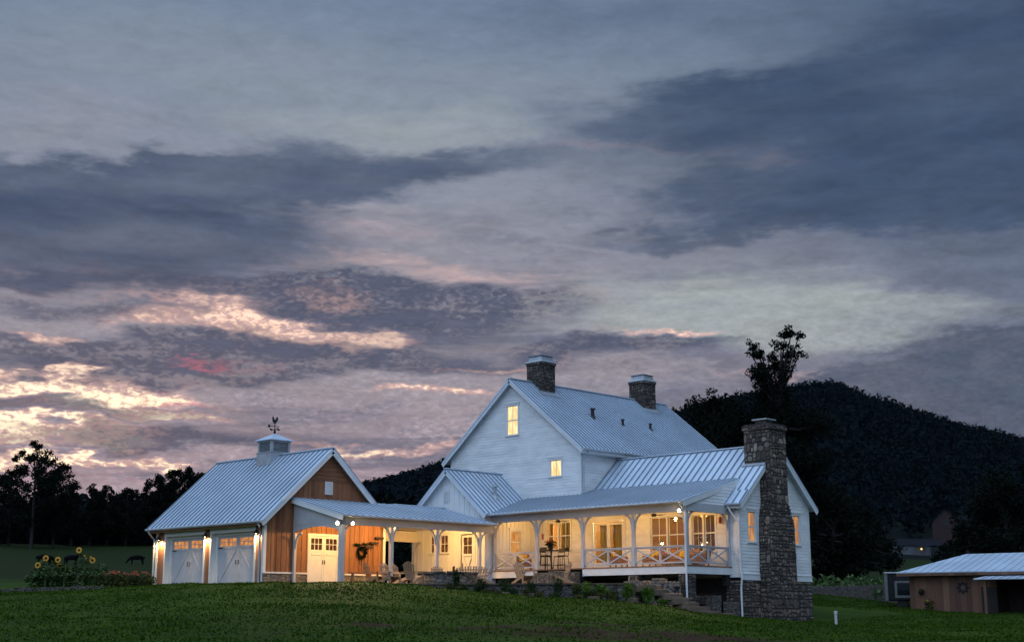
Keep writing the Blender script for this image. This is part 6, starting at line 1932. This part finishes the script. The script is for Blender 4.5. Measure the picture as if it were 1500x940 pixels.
# the tall ragged tree behind the house
TT = [(-1.6, 18.7, .5), (-1.85, 17.9, .55), (-1.2, 18.2, .5), (-2.0, 16.2, .7), (-1.3, 16.6, .8), (-.2, 17.5, .55), (.3, 18.5, .6), (.7, 19.3, .55), (1.2, 19.7, .5), (1.6, 19.1, .5), (1.95, 18.2, .45), (1.0, 18.1, .7), (.3, 17.1, .8), (-.3, 16.1, 1.0), (.8, 16.4, .85),
      (-1.3, 15.5, 1.1), (.5, 15.1, 1.2), (-.8, 13.9, 1.7), (1.0, 13.4, 1.8), (2.2, 11.3, 1.7), (-1.9, 12.3, 1.9), (.2, 10.7, 2.2), (2.0, 8.6, 2.0), (2.8, 12.4, 1.3), (-2.8, 13.2, 1.4), (3.1, 10.0, 1.2), (.3, 8.1, 2.3), (-1.5, 9.0, 2.0), (1.2, 5.5, 2.2), (3.3, 7.0, 1.3), (-3.2, 10.0, 1.8)]
tree('tall_tree', 'tall ragged tree rising above the stone chimney behind the house', at(1145, 106), [(a, b, c * (1.0 if c < 1 else 1.08)) for a, b, c in TT], dens=70, leaf=.12, trunk=.38)
TW = [(-.0, 15.0, .5), (-.5, 14.7, .6), (.5, 14.8, .5), (.9, 14.4, .7), (-.3, 13.7, 1.2), (1.0, 13.1, 1.4), (-1.0, 13.1, .8), (.3, 11.3, 1.9), (1.8, 10.8, 1.8), (-.8, 11.8, 1.2), (.5, 9.0, 2.0), (2.4, 12.0, 1.2), (1.5, 7.5, 2.0)]
tree('dark_tree', 'lower dark tree behind the wing roof left of the tall ragged tree', at(1045, 112), [(a, b, c * 1.2) for a, b, c in TW], dens=64, leaf=.15, trunk=.3)
MG = 'trees in the dark valley right of the house'
VAL = [(1208, 742, 118, 4.0, 'broad dark tree just right of the wing gable'), (1235, 770, 130, 4.2, 'dark tree behind the tall garden plants'), (1270, 765, 175, 4.5, 'dark round tree left of the distant cottage'), (1262, 752, 260, 4, 'dark tree on the far meadow edge left of the cottage'),
       (1450, 742, 150, 4.2, 'dark leafy tree right of the red barn'), (1470, 718, 135, 5.2, 'large dark tree above the shed ridge'), (1510, 690, 128, 6.0, 'tallest dark tree at the right edge above the shed'), (1405, 790, 160, 2.2, 'lighter green tree in front of the red barn'), (1375, 806, 190, 1.8, 'small tree below the distant cottage porch'),
       (1465, 705, 270, 6.5, 'dark tree on the slope beyond the red barn'), (1255, 735, 300, 7, 'dark tree on the slope above the meadow'), (1225, 715, 240, 6, 'dark slope tree beside the tall ragged tree')]
for px, ytop, d, w, l in VAL:
    b = at(px, d); h = CAM.z + (897 - ytop) / 2034 * d * 1.0 - b[2]
    tree('valley_tree', l, b, crown(w, h * .12, h * .93, 20, rmin=.20), dens=52, leaf=.20 * max(1, d / 150), trunk=.3, group=MG)
for px, ytop, d, w, l in ((560, 735, 112, 3.2, 'dark tree filling the view through the breezeway opening'), (592, 742, 120, 3.4, 'dark tree behind the entry wall beyond the breezeway'), (530, 752, 118, 3.0, 'dark tree hidden low behind the garage')):
    b = at(px, d); h = CAM.z + (897 - ytop) / 2034 * d - b[2]
    tree('valley_tree', l, b, crown(w, h * .05, h * .9, 16, rmin=.24), dens=50, leaf=.2, trunk=.2, group='dark trees behind the breezeway')
LG = 'trees along the left meadow edge'
BIGL = []
LEFT = [(18, 690, 255, 5, 'broad', 'broad tree at the far left edge of the tree line'), (52, 664, 245, 5.4, 'ragged', 'tallest ragged tree with sky showing through at the far left'), (84, 682, 250, 3.6, 'broad', 'narrower tree leaning against the tallest left one'), (110, 706, 262, 3.4, 'broad', 'open twiggy tree right of the tallest left tree'), (136, 716, 265, 4.2, 'broad', 'rounded tree in the tree line above the tallest sunflower'),
        (162, 717, 268, 4.2, 'broad', 'flat topped tree left of the middle of the tree line'), (188, 716, 268, 4.4, 'broad', 'rounded tree above the lone black cow'), (213, 711, 270, 4.2, 'broad', 'rounded tree just left of the garage eave'), (236, 706, 272, 4.0, 'pine', 'shorter pine above the garage eave'), (256, 697, 274, 3.8, 'pine', 'middle pine behind the garage roof'), (276, 691, 276, 4.2, 'pine', 'tallest pine behind the garage roof'), (298, 700, 280, 3.6, 'pine', 'pine half hidden by the garage roof'), (320, 712, 285, 4, 'broad', 'tree mostly hidden behind the garage roof slope')]
for px, ytop, d, w, kind, l in LEFT:
    b = at(px, d); h = CAM.z + (897 - ytop) / 2034 * d - b[2]
    if kind == 'pine':
        cl = []
        for k in range(7):
            f = k / 6; z = h * (.35 + .6 * f); ww = w * (1 - .75 * f)
            for s in range(3): cl.append((rng.uniform(-ww, ww) * .8, z + rng.uniform(-.3, .3), 1.0 + .7 * (1 - f), rng.uniform(-ww, ww) * .6))
        cl.append((0, h * .98, .7))
    elif kind == 'ragged':
        cl = [(-1.2, h * .98, .9), (.3, h * .96, .8), (-2.4, h * .93, .7), (1.6, h * .90, 1.0), (-.4, h * .87, 1.2), (-3.6, h * .86, .7), (2.6, h * .83, 1.1), (.8, h * .78, 1.6), (-1.9, h * .76, 1.3), (3.4, h * .72, 1.3), (-.2, h * .66, 1.8), (-3.2, h * .62, 1.4), (2.2, h * .6, 1.8), (0, h * .5, 2.2), (-2.5, h * .45, 2), (2.8, h * .42, 2), (0, h * .3, 2.4)]
    else: cl = crown(w, h * .15, h * .92, 16)
    tree('field_tree', l, b, cl, dens=60, leaf=.24, trunk=.3, group=LG)
# bare leaning branch at the left edge
# far woods: one mass on meadow edge, valley and hills
q = []
def woods(n, deg0, deg1, d0, d1, rad, leaf, nl, keep=None):
    dg = rng.uniform(deg0, deg1, n); d = rng.uniform(d0 ** 2, d1 ** 2, n) ** .5
    a = np.radians(dg) + YAW; x = CAM.x + d * np.sin(a); y = CAM.y + d * np.cos(a); z = ground_z(x, y)
    for i in range(n):
        if keep is not None and not keep(dg[i], d[i]): continue
        r_ = rad * rng.uniform(.6, 1.25)
        q.append(leafy((x[i], y[i], z[i] + r_ * .9), (r_, r_, r_ * 1.15), nl, leaf))
woods(800, -27, -8, 268, 330, 3.0, .7, 110)
woods(2600, -26, 26, 320, 700, 4.5, 1.3, 50, lambda g_, d_: not (13.5 < g_ < 21 and d_ < 480))
woods(9000, -14, 26, 640, 960, 4.6, 1.5, 36)
woods(1800, -14, 26, 915, 962, 4.0, 1.0, 60)
woods(500, 8, 14.5, 260, 430, 4.0, .9, 90, lambda g_, d_: not (g_ > 12.2 and d_ < 330))
tag(leaf_obj('woods', q, M['leaf_far']), 'dark continuous woods on the far hills and behind the meadow', 'woods', kind='stuff')

# ------------------------------------------------------------------ dusk haze
g = MB(); g.box(-1150, 420, -420, 1150, -14, 260)
mh = bpy.data.materials.new('dusk_haze'); mh.use_nodes = True
th = NT(mh.node_tree); th.n.remove(th.n['Principled BSDF'])
vol = th.node('ShaderNodeVolumePrincipled'); vol.inputs['Color'].default_value = (0.72, 0.85, 1.0, 1); vol.inputs['Density'].default_value = 0.000006
th.l.new(vol.outputs[0], th.n['Material Output'].inputs['Volume'])
tag(g.build('haze', mh), 'thin blue dusk haze over the far hills', 'haze', kind='stuff')
